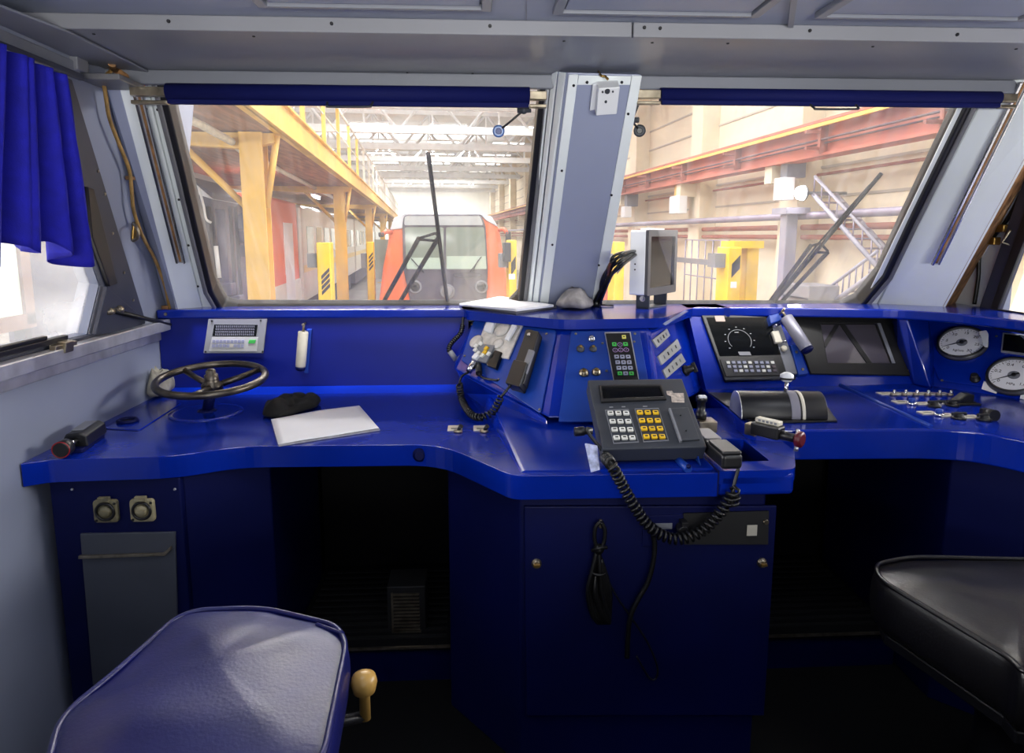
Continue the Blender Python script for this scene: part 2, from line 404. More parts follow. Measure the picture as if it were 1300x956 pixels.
def slot(pts_top, pts_bot, label, ot, ob):
    t = thing('slotted_rail', label, 'rail', onW(*pts_bot))
    dx = (onW(*pts_top)-onW(*pts_bot)); x = WN.cross(dx.normalized())*.012
    a, b = onW(*pts_bot, ob), onW(*pts_top, ot)
    obj('channel', MB().prism([a-x, a+x, b+x, b-x], WN*.004), alu, t, bevel=.001)
    x2 = x*.30
    obj('slot_lining', MB().prism([a-x2+dx*.01, a+x2+dx*.01, b+x2, b-x2], WN*.0062), rust, t)
    ln = WN.cross(dx.normalized())*.0035
    obj('rail_edge', MB().prism([a+x-ln, a+x+ln, b+x+ln, b+x-ln], WN*.009).prism([a-x-ln*.6, a-x+ln*.6, b-x+ln*.6, b-x-ln*.6], WN*.008), chrome, t)
    return t
slot((175,112), (230,333), 'metal slotted rail on the pale post left of the left windscreen', .030, .060)
slot((1300,104), (1187,335), 'metal slotted rail on the pale post right of the right windscreen', .062, .112)
# centre pillar: flared box
PT = dict(a=(721,92), b=(815,94.5), c=(762,392), d=(684,392))
PO = .045
fa, fb, fc, fd = (onW(*PT[k], o_) for k, o_ in zip('abcd', (.12,.12,.03,.03)))
Pil = Panel(fd, fc, fa)
wa, wb, wc, wd = onW(692,88), onW(800,88), onW(752,392), onW(661,392)
struct('wall_front_pillar', MB().hexa([wd, wc, fc, fd, wa, wb, fb, fa]), white_lav, 'pillar between the two windscreens', bevel=.004)
PM = Pil.M
def pu(px,py,h=0.0): return Pil.uv(px,py,h)
edge = MB(PM)
edge.slab([pu(722,94), pu(734,94), pu(695,390), pu(684.5,390)], .001, .007)
edge.slab([pu(802,95), pu(814.5,95.5), pu(763,390), pu(750,390)], .001, .007)
edge.slab([pu(734.5,95), pu(801.5,96), pu(799.5,107), pu(732.5,107)], .001, .005)
struct('trim_8', edge, pale, 'edge strips of the middle pillar', bevel=.0015)
sc = MB(PM)
for p in ((728,107),(713,215),(701,309),(745,103),(789,103),(797,143),(776,246),(760,335)):
    q = pu(*p); sc.lathe([(.0045,.006),(.0035,.010)], 8, (q[0],q[1],0))
struct('trim_9', sc, gasket, 'screw heads of the middle pillar')
fl = MB()
for t0, t1, hh in ((.08,.30,.006),(.36,.58,.008),(.64,.93,.006)):
    n = (wa-wd).cross(fd-wd).normalized(); n = n if n.x < 0 else -n
    p = [wd.lerp(fd,t0), wd.lerp(fd,t1), wa.lerp(fa,t1), wa.lerp(fa,t0)]
    fl.prism([q+n*.0005 for q in p], n*hh)
struct('trim_10', fl, pale, 'vertical strips on the flank of the middle pillar', bevel=.002)
# header: fascia, soffit, edge strip, ceiling
struct('trim_11', MB().box((-1.06,2.10,1.829), (1.84,2.125,1.868)), header_m, 'fascia above the windscreens', bevel=.004)
struct('ceiling_soffit', MB().box((-1.17,1.715,1.868), (1.93,2.16,1.885)), header_m)
struct('trim_12', MB().box((-1.14,1.700,1.866), (.375,1.716,1.9)).box((.378,1.700,1.866), (1.93,1.716,1.9)), strip_m, 'edge strip of the ceiling', bevel=.003)
struct('ceiling', MB().box((-1.25,-1.45,1.900), (1.98,1.72,1.96)), grey_wall)
struct('ceiling_roof', MB().box((-1.3,-1.5,1.985), (2.05,2.15,2.03)), grey_wall)
struct('trim_13', MB().prism([atZ(668,27,1.9),atZ(668.8,27,1.9),atZ(668.8,-40,1.9),atZ(668,-40,1.9)], (0,0,-.002)).prism([atZ(1000,33,1.9),atZ(1007,33,1.9),atZ(1018,-40,1.9),atZ(1008,-40,1.9)], (0,0,-.008)), strip_m, 'ceiling cover strips')
bolts = MB()
for px, py in ((214,27),(421,30),(622,33),(818,35),(838,36),(1028,39),(1215,44),(5,23)):
    p = atY(px,py,1.700); bolts.lathe([(.0045,0),(.004,.003)], 8, p, axis=(0,-1,0))
for px, py in ((119,43),(322,46),(716,52),(828,54),(924,55),(1108,59),(1290,62)):
    p = atZ(px,py,1.868); bolts.lathe([(.004,0),(.003,.002)], 8, p, axis=(0,0,-1))
for px, py in ((350,92),(434,92),(517,92),(600,93),(850,97),(927,98),(1004,100),(1080,101),(1158,103),(1233,105)):
    p = atZ(px,py,1.868); bolts.lathe([(.004,0),(.003,.002)], 8, p, axis=(0,0,-1))
struct('trim_14', bolts, gasket, 'screw heads of the header')
def hatch(x0, x1, py, label):
    y = atZ(650,py,1.9).y; t = thing('ceiling_hatch', label, 'hatch', (x0,y,1.9), 'hatches in the cab ceiling')
    obj('frame', MB().plate([[(x0,y-.7),(x1,y-.7),(x1,y),(x0,y)], [(x0+.022,y-.68),(x1-.022,y-.68),(x1-.022,y-.012),(x0+.022,y-.012)]], 1.886, 1.8995), header_m, t, bevel=.002)
    obj('lid', MB().box((x0+.026,y-.676,1.892), (x1-.026,y-.016,1.8995)), grey_wall, t, bevel=.002)
hatch(atZ(330,4,1.9).x, atZ(624,8,1.9).x, 7, 'ceiling hatch above the left windscreen')
hatch(atZ(703,6,1.9).x, atZ(970,10,1.9).x, 9.5, 'ceiling hatch just above the middle pillar')
hatch(atZ(1043,10,1.9).x, atZ(1310,16,1.9).x, 9, 'ceiling hatch above the right windscreen')
# upper side trims on the left
st = MB(); st.box((-1.10,-1.3,1.815), (-1.045,1.96,1.852)); struct('trim_15', st, header_m, 'trim along the top of the left wall', bevel=.004)
struct('trim_16', MB().prism([(-1.05,1.4,1.866),(-1.05,2.02,1.866),(-.93,2.1,1.866),(-.93,1.72,1.866),(-.99,1.4,1.866)], (0,0,-.006)), header_m, 'corner cover under the ceiling', bevel=.002)
struct('trim_17', MB().box((-1.08,1.93,1.828), (-1.035,1.985,1.866)), strip_m, 'end cap of the left wall trim', bevel=.003)
struct('trim_18', MB().box((-1.06,1.97,1.812), (-.95,2.11,1.828)), gasket_g, 'shadowed corner bracket', bevel=.003)
# ---- things fixed to the shell
t = thing('junction_box', 'small white metal box with screws on top of the middle pillar', 'box', Pil.at(769,130,.008))
bp = [pu(757,101), pu(784,99.5), pu(780,134), pu(754,136)]
obj('box_body', MB(PM).slab(bp, .008, .05), white, t, bevel=.003)
obj('side_flange', MB(PM).slab([pu(752,104), pu(757,102), pu(754,136), pu(748,137)], .008, .016), white, t, bevel=.001)
for px, py, r in ((771,116,.008),(765,116.5,.003),(778,116,.003),(769,129,.004)):
    q = pu(px,py,.05); obj('screw', MB(PM).lathe([(r,.05),(r*.8,.054)], 10, (q[0],q[1],0)), dgrey, t)
obj('wire', MB().tube(smooth_path([Pil.at(772,101,.03), Pil.at(768,97,.02), Pil.at(763,96,.015), atZ(760,91,1.866)]), .0035, 6), brass, t)
def blind(x0, x1, y0, y1, hx0, hx1, hy, label, lx, rx_):
    Y = 2.075; a = atY(x0,(y0+y1)/2,Y); b = atY(x1,(y0+y1)/2+3,Y); zt = atY((x0+x1)/2,y0,Y).z; zb = atY((x0+x1)/2,y1,Y).z
    t = thing('roller_blind', label, 'blind', ((a.x+b.x)/2,Y,zt), 'roller blinds above the windscreens')
    zm = (zt+zb)/2; h = (zt-zb)/2
    obj('fabric_roll', MB().tube([(a.x,Y,zm+.006),(b.x,Y,zm+.006)], h*.86, 20), blind_m, t)
    obj('bottom_bar', MB().box((a.x+.002,Y-.014,zb), (b.x-.002,Y+.004,zb+.014)), blind_m, t, bevel=.004)
    h0 = atY(hx0,hy,Y-.02); h1 = atY(hx1,hy,Y-.02)
    obj('pull_handle', MB().tube(smooth_path([h0+V((0,.01,.012)), h0+V((.003,-.012,-.002)), h0.lerp(h1,.1)+V((0,-.015,-.006)), h0.lerp(h1,.9)+V((0,-.015,-.006)), h1+V((-.003,-.012,-.002)), h1+V((0,.01,.012))],5), .0032, 8), dgrey, t)
    for xx, s in ((a.x,-1),(b.x,1)):
        obj('end_bracket', MB().box((xx,Y-.012,zm-.006), (xx+s*(lx if s < 0 else rx_),Y+.014,zm+.018)).box((xx,Y-.01,zb+.0), (xx+s*(lx if s < 0 else rx_),Y+.01,zb+.01)), steel, t, bevel=.002)
    return t
blind(213, 672, 109, 135, 415, 473, 134, 'navy roller blind above the left windscreen', .1, .05)
blind(838, 1268, 115, 135.5, 1030, 1088, 137, 'navy roller blind above the right windscreen', .07, .05)
def disc_on_rod(px, py, rpx, a, label, m1, m2):
    p = onW(px,py,.05); t = thing('swivel_disc', label, 'disc', p); r = rpx*p.y/F
    n = (EYE-p).normalized()
    obj('disc', MB().lathe([(r*.8,-.006),(r,-.003),(r,.004),(r*.75,.007)], 24, p, axis=n), m1, t)
    obj('hub', MB().lathe([(r*.5,.007),(r*.42,.012)], 16, p, axis=n), m2, t)
    q = onW(*a, .05)
    obj('rod', MB().tube([p, q], .0035, 8), black, t)
    obj('rod_clamp', MB().ball(q, .012).cyl(q-V((.02,0,0)), q+V((.022,.0,.002)), .009, 10).tube([q, onW(a[0]+9,a[1]-22,.05)], .004, 6), dgrey, t)
disc_on_rod(633, 166.5, 7.5, (665,140), 'small blue disc on a thin rod under the left blind', mat('blue_disc', (70,110,176), .3), mat('navy_hub', (26,52,120), .4))
disc_on_rod(812, 166, 7.5, (802,153), 'small black disc on a short rod beside the middle pillar', dgrey, black)
# brown cable down the left corner post
t = thing('corner_cable', 'tan cable running down the corner post beside the left windscreen', 'cable', onW(222,400))
pts = [onL(q_[0],q_[1],.026) for q_ in ((141,90),(132,101),(134,120),(139,150),(150,180),(164,215),(167,240),(170,268),(181,300),(197,330),(209,362),(214,385),(218,404))]
obj('cable_run', MB().tube(smooth_path(pts,5), .0055, 8), cord_b, t)
for px, py in ((132,104),(165,226),(210,390)):
    p = onL(px,py,.014); obj('cable_clip', MB().box(p-V((.012,.008,.006)), p+V((.012,.012,.006))), rust, t, bevel=.002)
obj('cable_gland', MB().prism([atZ(124,78,1.866),atZ(155,77,1.866),atZ(167,86,1.866),atZ(138,85,1.866)], (0,0,-.003)).tube(smooth_path([atZ(142,80,1.863), onW(146,88,.05), onW(162,98,.05), onW(182,112,.05)]), .011, 8), rust, t)
# hook + bracket on the left pillar
t = thing('coat_hook', 'brass coat hook on the pale wall panel under the tan cable', 'hook', onL(172,295))
p = onL(171,292); obj('hook_plate', MB(LM).box((w(onL(166,300))[0],w(onL(166,304))[1],.001),(w(onL(174,300))[0],w(onL(174,282))[1],.008)), brass, t, bevel=.002)
obj('hook_arm', MB().tube(smooth_path([onL(170,284,.008), onL(173,288,.04), onL(176,296,.05), onL(174,303,.045), onL(168,306,.03)]), .005, 8), steel, t)
# black window stay
t = thing('window_stay', 'black strut with metal joint running from side window to the desk ledge', 'strut', onL(135,396))
a, b = onL(145,395,.03), onW(232,416,.03)
obj('stay_bar', MB().tube([a, b], .0075, 10), black, t)
obj('swivel_joint', MB().ball(onL(152,393,.03), .014).cyl(onL(134,397,.02), onL(149,394,.03), .009, 10).ball(onL(140,395.5,.025), .012), steel, t)
# right wall fittings
t = thing('side_cable', 'black cable hanging on the grey wall right of the right windscreen', 'cable', atX(1240,386,XR))
pts = [atX(1310,222,XR-.012), atX(1300,238,XR-.012), atX(1283,272,XR-.012), atX(1262,300,XR-.012), atX(1247,318,XR-.012), atX(1243,330,XR-.012), atX(1242,352,XR-.012), atX(1237,386,XR-.012)]
obj('cable_run', MB().tube(smooth_path(pts), .007, 8), rubber, t)
p = atX(1245,318,XR-.014); obj('cable_clip', MB().box(p-V((.01,.012,.008)), p+V((.012,.012,.008))), offwhite, t, bevel=.002)
t = thing('wall_latch', 'small brass double latch on the grey wall beside the black cable', 'latch', atX(1275,300,XR))
for i, (px, py) in enumerate(((1278,290),(1266,306))):
    p = atX(px,py,XR); obj('latch_body', MB().box(p+V((-.03,-.022,-.014)), p+V((0,.022,.014))), brass, t, bevel=.004)
obj('latch_pin', MB().tube([atX(1283,292,XR-.035), atX(1272,308,XR-.035), atX(1290,313,XR-.02)], .005, 8), steel, t)
# curtain
def bil(a,b,c,d,u,v): return a.lerp(b,u).lerp(d.lerp(c,u),v)
t_l, t_r, b_r, b_l = onL(-60,30,.06), onL(76,96,.06), onL(108,322,.06), onL(-110,326,.06)
nx, nz = 96, 24; vs = []; fs = []
for j in range(nz+1):
    for i in range(nx+1):
        u, v = i/nx, j/nz
        hem = (.02*math.sin(9*u)+.012*math.sin(23*u+1)-.022*math.exp(-((u-.70)/.05)**2))*v
        p = bil(t_l, t_r, b_r, b_l, u, v)+LN*((.026+.020*v)*math.sin(38*u+2.2*math.sin(6*u)+.8*v)+.008*math.sin(90*u+v*3))+V((0,0,-hem))
        vs.append(p)
for j in range(nz):
    for i in range(nx):
        a = j*(nx+1)+i; fs.append((a,a+1,a+nx+2,a+nx+1))
cu = tag(obj('side_curtain', MB().add(vs, fs, True), curtain_m, solid=.003), 'blue pleated curtain drawn over the side window', 'curtain')
tag(obj('curtain_rail', MB().box((-1.035,-.2,1.800), (-1.02,1.93,1.815)), dark_frame, bevel=.002), 'dark curtain rail along the top of the side window', 'rail')
# ================================================================= DESKS
XL, YB = -1.172, 2.655
def xy(px, py, z): p = atZ(px,py,z); return (p.x, p.y)
# --- left desk: worktop runs on into the apron before the middle console
desk = thing('control_desk', 'long blue glossy desk with handwheel on it, under the left windscreen', 'desk', (-.5,2.1,0))
T = .82
xs = atZ(912,600,T).x                                   # seam in the worktop
wt = [(XL,1.745), (-1.12,1.775), (-.80,1.79), (-.668,1.866), (-.106,1.858), (.085,1.592), (xs,1.588), (xs,2.3), (.1,2.56), (XL,2.56)]
wt = round_poly([(x,y,0) for x,y in wt], [.005,.02,.10,.10,.10,.03,.002,.01,.01,.01], 6)
obj('worktop', MB().slab(wt, T-.062, T), blue, desk, bevel=.014, seg=4)
cr = MB(); A, B = V((.10,1.606,T-.004)), V((xs-.002,1.602,T-.004)); Cc, D = V((xs-.002,2.25,T-.004)), V((.02,2.24,T-.004))
cr.hexa([A,B,Cc,D, A+V((.012,.012,.008)), B+V((0,.012,.008)), Cc+V((0,0,.052)), D+V((.02,0,.052))])
obj('raised_top', cr, blue, desk, bevel=.008, seg=3)
obj('back_panel', MB().box((XL,2.563,T-.002), (-.03,2.60,1.10)), blue_back, desk)
obj('heel_strip', MB().prism([(XL,2.50,T),(XL,2.565,T),(XL,2.565,T+.016)], (1.13,0,0)), blue, desk)
lg = round_poly([(-1.17,2.548,0), (-.13,2.512,0), (.03,2.505,0), (.03,2.66,0), (-1.17,2.66,0)], .01)
obj('ledge', MB().slab(lg, 1.098, 1.13), blue, desk, bevel=.006, seg=3)
obj('ledge_end', MB().lathe([(.006,0),(.005,.004)], 10, (-1.135,2.546,1.114), axis=(0,-1,0)), steel, desk)
# flush hatch with ring handle
h = [xy(133,545,T), xy(177,547,T), xy(231,512,T), xy(194,510,T)]
ha = obj('access_hatch', MB().slab(round_poly([(a,b,0) for a,b in h], .012), T-.001, T+.003), blue, desk, bevel=.001)
obj('hatch_gap', MB().slab(round_poly([(a+(a-(-1.0))*.03,b+(b-2.2)*.02,0) for a,b in h], .012), T-.001, T+.0008), black_m, desk)
c = atZ(162,535,T+.004); ex = (atZ(176,531,T).x-atZ(148,539,T).x)/2
obj('finger_ring', MB().torus(c+V((0,0,.003)), .026, .006, n=28, m=8), blue_shaded, ha)
obj('finger_recess', MB().lathe([(.022,-.001),(.022,.001)], 20, c), black_m, ha)
gr = MB(); a, b = atZ(132,534,T), atZ(172,512,T)
gr.tube([a,b], .0025, 6); obj('groove_strip', gr, blue_shaded, desk)
pl = MB(); c = atZ(262,524,T); pl.lathe([(.115,-.001),(.115,.003),(.10,.004)], 40, c); obj('wheel_plate', pl, blue, desk)
c = atY(533,577,1.858); obj('apron_bolt', MB().lathe([(.02,0),(.02,.010),(.013,.012),(.012,.020)], 16, c+V((0,.004,0)), axis=(0,-1,0)), blue_shaded, desk)
# --- middle console
tower = thing('instrument_console', 'blue three-sided console with shelf rising between the two desks', 'console', (.45,2.3,T))
zt, zl = 1.13, 1.098
top = [xy(593,395,zt), xy(712,406,zt), xy(841,404,zt), xy(885,389,zt)]
sh = [(-.05,2.66), (-.055,2.56)]+top+[(.95,2.50), (.95,2.66)]
obj('shelf', MB().slab(round_poly([(x,y,0) for x,y in sh], [.002,.002,.02,.05,.04,.03,.002,.002], 5), zl, zt), blue, tower, bevel=.007, seg=3)
zb = .862
ta, tb, tc, td = atY(603,403,2.50), atZ(713,417,zl), atZ(824,417,zl), atZ(868,399,zl)
ba, bb, bc, bd = atY(574,470,2.52), atZ(696,533,zb), atZ(838,531,zb), atZ(905,491,zb)
ta.z = tb.z = tc.z = td.z = zl
PL = Panel(bb+(ta-tb), bb, ta); PL = Panel(PL.at(574,470), bb, ta); ba = PL.at(574,470)
PF = Panel(bb, bb+(tc-tb), tb); bc = PF.at(838,531); PF = Panel(bb, bc, tb)
PR = Panel(bc, bc+(td-tc), tc); bd = PR.at(905,491); PR = Panel(bc, bd, tc)
body = MB()
body.add([ba,bb,bc,bd,V((bd.x,2.62,zb)),V((ba.x,2.62,ba.z)), ta,tb,tc,td,V((td.x,2.62,zl)),V((ta.x,2.62,zl))],
         [(5,4,3,2,1,0),(6,7,8,9,10,11),(0,1,7,6),(1,2,8,7),(2,3,9,8),(3,4,10,9),(4,5,11,10),(5,0,6,11)])
obj('console_body', body, blue, tower, bevel=.018, seg=4)
skirt = MB(); s0 = atZ(590,497,T); s1 = atZ(628,528,T); s2 = bb+V((0,-.01,-.03)); s2.z = T
skirt.hexa([s0-V((0,0,.01)), s1-V((0,0,.01)), V((s2.x,s2.y,T)), V((.1,2.6,T)), ba+V((.012,0,0)), ba.lerp(bb,.5)+V((.01,.006,.0)), bb+V((0,.01,0)), V((.05,2.6,ba.z))])
obj('console_skirt', skirt, blue, tower, bevel=.008, seg=3)
def ppoly(P, pts, h=0): return [P.uv(*p, h) for p in pts]
def plate(P, pts, h0, h1, r=0.0):
    q = [(a,b,0) for a,b in ppoly(P, pts, h1)]
    return MB(P.M).slab(round_poly(q, r) if r else q, h0, h1)
obj('left_panel', plate(PL, [(601,407),(585,457),(686,525),(706,419)], .001, .007, .012), blue_panel, tower, bevel=.002)
obj('front_panel', plate(PF, [(725,420),(812,420),(832,535),(709,535)], .001, .007, .006), blue_panel, tower, bevel=.002)
def screw_at(mb, P, pts, h, r=.0045):
    for p in pts:
        q = P.uv(*p, h); mb.lathe([(r,h),(r*.8,h+.003)], 10, (q[0],q[1],0))
    return mb
for q_ in [(599,412),(590,452),(633,482),(685,520),(694,424)]: obj('panel_screw', screw_at(MB(PL.M), PL, [q_], .007), steel, tower)
for q_ in [(731,424),(806,424),(765,436),(770,471),(805,434)]: obj('panel_screw', screw_at(MB(PF.M), PF, [q_], .007), steel, tower)
# connector knobs on the front face
for i, (px, py, r, m) in enumerate(((751,431,.012,chrome),(737,443.5,.013,dgrey),(753,443.5,.012,dgrey),(741,474,.015,steel),(757,473,.014,steel))):
    q = PF.uv(px,py,.007); k = obj('connector_socket', MB(PF.M).lathe([(r,.007),(r,.012),(r*.8,.013),(r*.7,.020),(r*.3,.021)], 16, (q[0],q[1],0)), m, tower)
    if i: obj('pin_insert', MB(PF.M).lathe([(r*.35,.020),(r*.3,.024)], 10, (q[0],q[1],0)), brass, k)
# --- right desk
rdesk = thing('driver_desk', 'blue desk with gauges and black lever drum under the right windscreen', 'desk', (1.2,2.1,0))
R = .86
# lower segment with a sunk pocket
low = [(xs+.002,1.588), xy(1010,598,T)]; e = xy(1008,573,T); low += [e, (e[0]+.01,2.2), (xs+.002,2.2)]
pk = [xy(903,558,T), xy(943,559,T), xy(977,587,T), xy(932,588,T)]
obj('worktop_end', MB().plate([round_poly([(x,y,0) for x,y in low], [.002,.03,.01,.01,.002], 5), round_poly([(x,y,0) for x,y in pk][::-1], .008)], T-.03, T+.004), blue, rdesk, bevel=.006, seg=3)
pm = MB(); pm.slab(pk, T-.05, T-.046)
for i in range(4):
    a, b = V(pk[i]), V(pk[(i+1) % 4]); nn = V((-(b-a).y, (b-a).x)).normalized()*.004
    pm.prism([(a.x,a.y,T-.05),(b.x,b.y,T-.05),(b.x,b.y,T-.001),(a.x,a.y,T-.001)], (nn.x,nn.y,0))
obj('pocket', pm, blue_shaded, rdesk)
obj('worktop_end_apron', MB().slab([(xs+.002,1.588), low[1], (low[1][0]-.002,1.66), (xs+.002,1.66)], T-.062, T-.005), blue, rdesk, bevel=.010, seg=3)
fl_, fr_ = xy(951,543,R), xy(1012,546,R)
hi = [xy(893,493,R), fl_, fr_, (1.25,1.80), (1.385,1.772), (1.47,1.66), (1.52,1.30), (1.93,1.20), (1.93,2.6), (.80,2.6)]
hi = round_poly([(x,y,0) for x,y in hi], [.01,.03,.02,.05,.12,.12,.04,.01,.01,.01], 6)
obj('worktop', MB().slab(hi, R-.088, R), blue, rdesk, bevel=.012, seg=4)
p0, p1, p2 = V((.83,2.335,.868)), V((1.62,2.385,.868)), V((.83,2.515,1.098))
RB = Panel(p0, p1, p2)
bk = MB(RB.M); bk.slab([(-.02,-.03),(.80,-.03),(.80,.30),(-.02,.30)], -.05, 0); obj('back_panel', bk, blue, rdesk)
obj('desk_joint', MB().tube([atZ(1062,487,R+.001), atZ(1182,541,R+.001)], .006, 8), blue_panel, rdesk)
B0, B1 = atZ(1191,486,.872), atZ(1300,511.5,.872); hn = V((-.78,-.625,0)).normalized(); B1 = B0+V((.625,-.78,0))
up_ = (-hn*math.sin(math.radians(50))+V((0,0,1))*math.cos(math.radians(50)))
RG = Panel(B0, B1, B0+up_)
sp = MB(RG.M); sp.slab([RG.uv(1176,490), (.9,-.02), (.9,.30), (-.16,.30), RG.uv(1146,402)], -.04, 0)
obj('side_panel', sp, blue, rdesk)
obj('corner_fillet', MB().hexa([atZ(1160,488,R), atZ(1182,493,R), V((1.72,2.4,R)), V((1.62,2.5,R)), atZ(1139,404,1.096), atZ(1152,405,1.096), V((1.72,2.5,1.096)), V((1.6,2.55,1.096))]), blue, rdesk, bevel=.005)
gp = MB(RG.M); gp.slab(round_poly([(a,b,0) for a,b in (RG.uv(1192,484), (.86,.004), (.86,.29), RG.uv(1161,401))], .012), .001, .006)
obj('gauge_panel', gp, blue_panel if False else blue, rdesk, bevel=.002)
rl = [xy(872,391,1.13), xy(975,390.5,1.13), xy(1140,393,1.13), xy(1215,398,1.13), xy(1300,407,1.13), (1.70,1.2), (1.93,1.2), (1.93,2.66), (.80,2.66)]
obj('ledge', MB().slab(round_poly([(x,y,0) for x,y in rl], [.01,.02,.05,.05,.05,.02,.01,.01,.01]), 1.096, 1.13), blue, rdesk, bevel=.006, seg=3)
# chrome clip at the junction of the ledges
obj('ledge_clip', MB().prism([atZ(841,412,1.132), atZ(845,414,1.132), atZ(874,396,1.132), atZ(869,395,1.132)], (0,0,.003)), blue_panel, rdesk, bevel=.001)
c = V((1.275,1.80,.80)); c = atY(1237,569,1.797); obj('apron_bolt', MB().lathe([(.026,0),(.026,.008),(.020,.012),(.019,.024),(.012,.026)], 12, c+V((0,.004,0)), axis=(0,-1,0)), blue_panel, rdesk)
obj('joint_seam', MB().box((xs-.0015,1.5865,T-.06), (xs+.0015,1.9,T+.0045)), blue_shaded, rdesk)
for a, b, c_, d in (((1237,487),(1265,485),(1262,499),(1235,497)), ((1296,494),(1310,497),(1308,512),(1294,508))):
    pass
for pts in ([(1249,484),(1268,488),(1265,500),(1246,494)], [(1297,494),(1312,498),(1310,510),(1295,506)]):
    obj('white_sticker', MB(RG.M).slab(ppoly(RG, pts, .006), .006, .0072), paper, rdesk)['label'] = 'blank white sticker on the gauge panel'
for q_ in [(1166,404),(1196,483),(1265,427)]: obj('panel_screw', screw_at(MB(RG.M), RG, [q_], .006), steel, rdesk)
pb = RG.uv(1238,482,.006); obj('push_button', MB(RG.M).lathe([(.016,.006),(.016,.012),(.013,.013),(.012,.03),(.010,.032)], 16, (pb[0],pb[1],0)), black, rdesk)
lbl = MB(); a, b, c_, d = atX(1285,531,1.57), atX(1302,537,1.56), atX(1302,549,1.56), atX(1283,543,1.57)
# ================================================================= CABINETS UNDER THE DESKS
cab = thing('cabinet', 'blue cabinet with two sockets and a grey door beneath the left end of the desk', 'cabinet', (-.95,1.95,0))
F1 = 1.80
def f1(px,py,y=F1): p = atY(px,py,y); return (p.x,p.z)
obj('cabinet_body', MB().box((-1.14,F1,0), (-.80,2.5,T-.064)).prism([(-.80,F1+.02,0),(-.80,2.5,0),(-.60,2.5,0),(-.60,1.93,0)], (0,0,T-.064)), blue_shaded, cab, bevel=.004)
YM = frame((0,F1,0), (1,0,0), (0,-1,0))
def fp(px,py,h=0): p = atY(px,py,F1-h); return (p.x,p.z)
dr = MB(YM); dr.slab([fp(104,676), fp(224,674), fp(229,867), fp(120,867)], .001, .010)
door = obj('cabinet_door', dr, mat('dark_grey_cabinet_door', (70,74,84), .55, var=.08), cab, bevel=.002)
obj('door_edge_strip', MB(YM).slab([fp(104,702), fp(209,699), fp(214,696), fp(220,690), fp(221,694), fp(213,702), fp(104,706)], .010, .018), steel, door, bevel=.001)
def socket(px, py, m):
    x, z = fp(px,py); s = obj('socket', MB(YM).slab([(x+a,z+b) for a,b in rrect(-.032,-.032,.032,.032,.010)], .0, .014), m, cab, bevel=.004)
    obj('socket_rim', MB(YM).torus((x,z,.015), .023, .004, n=24, m=8), black, s)
    obj('socket_core', MB(YM).lathe([(.020,.012),(.012,.020),(.006,.021)], 16, (x,z,0)).box((x-.012,z-.003,.018),(x+.012,z+.003,.024)), m, s)
    obj('socket_flap', MB(YM).box((x-.014,z+.028,.010),(x+.016,z+.042,.022)), m, s, bevel=.002)
    for sx_, sz_ in ((-.025,-.025),(.025,.022)): obj('socket_screw', MB(YM).lathe([(.004,.014),(.003,.017)], 8, (x+sx_,z+sz_,0)), black_m, s)
socket(137,647, mat('worn_socket_plastic', (112,106,82), .5, var=.25, vscale=40)); socket(183,646, beige)
for q_ in (92,222): obj('cabinet_screw', MB(YM).lathe([(.004,0),(.003,.004)], 8, (fp(q_,621)[0],fp(q_,621)[1],0)), alu, cab)
# middle cabinet
mid = thing('cabinet', 'blue cabinet with hanging black cords below the middle console', 'cabinet', (.4,1.8,0))
F2 = 1.625
poly = [(.105,F2), (.735,F2), (.735,1.70), (.80,2.4), (-.08,2.5), (-.085,1.87)]
obj('cabinet_body', MB().slab(poly, 0, T-.063), blue_shaded, mid, bevel=.006)
ZM = frame((0,F2,0), (1,0,0), (0,-1,0))
def mp_(px,py,h=0): p = atY(px,py,F2-h); return (p.x,p.z)
dm = MB(ZM); dm.slab([mp_(665,641), mp_(984,640), mp_(968,905), mp_(668,905)], .001, .012)
obj('cabinet_door', dm, blue_shaded, mid, bevel=.003)
for px, py in ((681,715),(967,714)):
    x, z = mp_(px,py,.012); lk = obj('door_lock', MB(ZM).lathe([(.013,.012),(.013,.016),(.009,.018),(.009,.024)], 16, (x,z,0)), steel, mid)
    obj('lock_key', MB(ZM).box((x-.008,z-.0025,.024),(x+.008,z+.0025,.03)), brass, lk)
cp = MB(ZM); cp.slab([mp_(815,652), mp_(973,646), mp_(972,688), mp_(813,690)], .012, .016)
rp = obj('connector_plate', cp, blue_shaded, mid, bevel=.001)
obj('connector_recess', MB(ZM).slab([mp_(865,648), mp_(972,645), mp_(971,687), mp_(866,687)], .016, .020), black_m, rp)
x, z = mp_(861,665); cn = MB(ZM); cn.lathe([(.012,.016),(.012,.03),(.014,.031),(.014,.05)], 14, (x,z,0)).box((x-.004,z-.022,.018),(x+.012,z+.022,.045))
obj('plug', cn, black, rp, bevel=.001)
x, z = mp_(840,664.5); obj('nameplate', MB(ZM).box((x-.022,z-.008,.016),(x+.022,z+.008,.018)), mgrey, rp)
x, z = mp_(950,669); obj('white_tag', MB(ZM).box((x-.012,z-.014,.020),(x+.014,z+.014,.022)), offwhite, rp)
obj('plate_screw', MB(ZM).lathe([(.007,.020),(.006,.026)], 10, (mp_(968,658)[0],mp_(968,658)[1],0)), steel, rp)
x, z = mp_(761,659); obj('cord_hook', MB(ZM).lathe([(.007,.012),(.005,.02)], 10, (x,z,0)).box((x-.006,z-.012,.012),(x+.006,z+.004,.03)), steel, mid, bevel=.002)
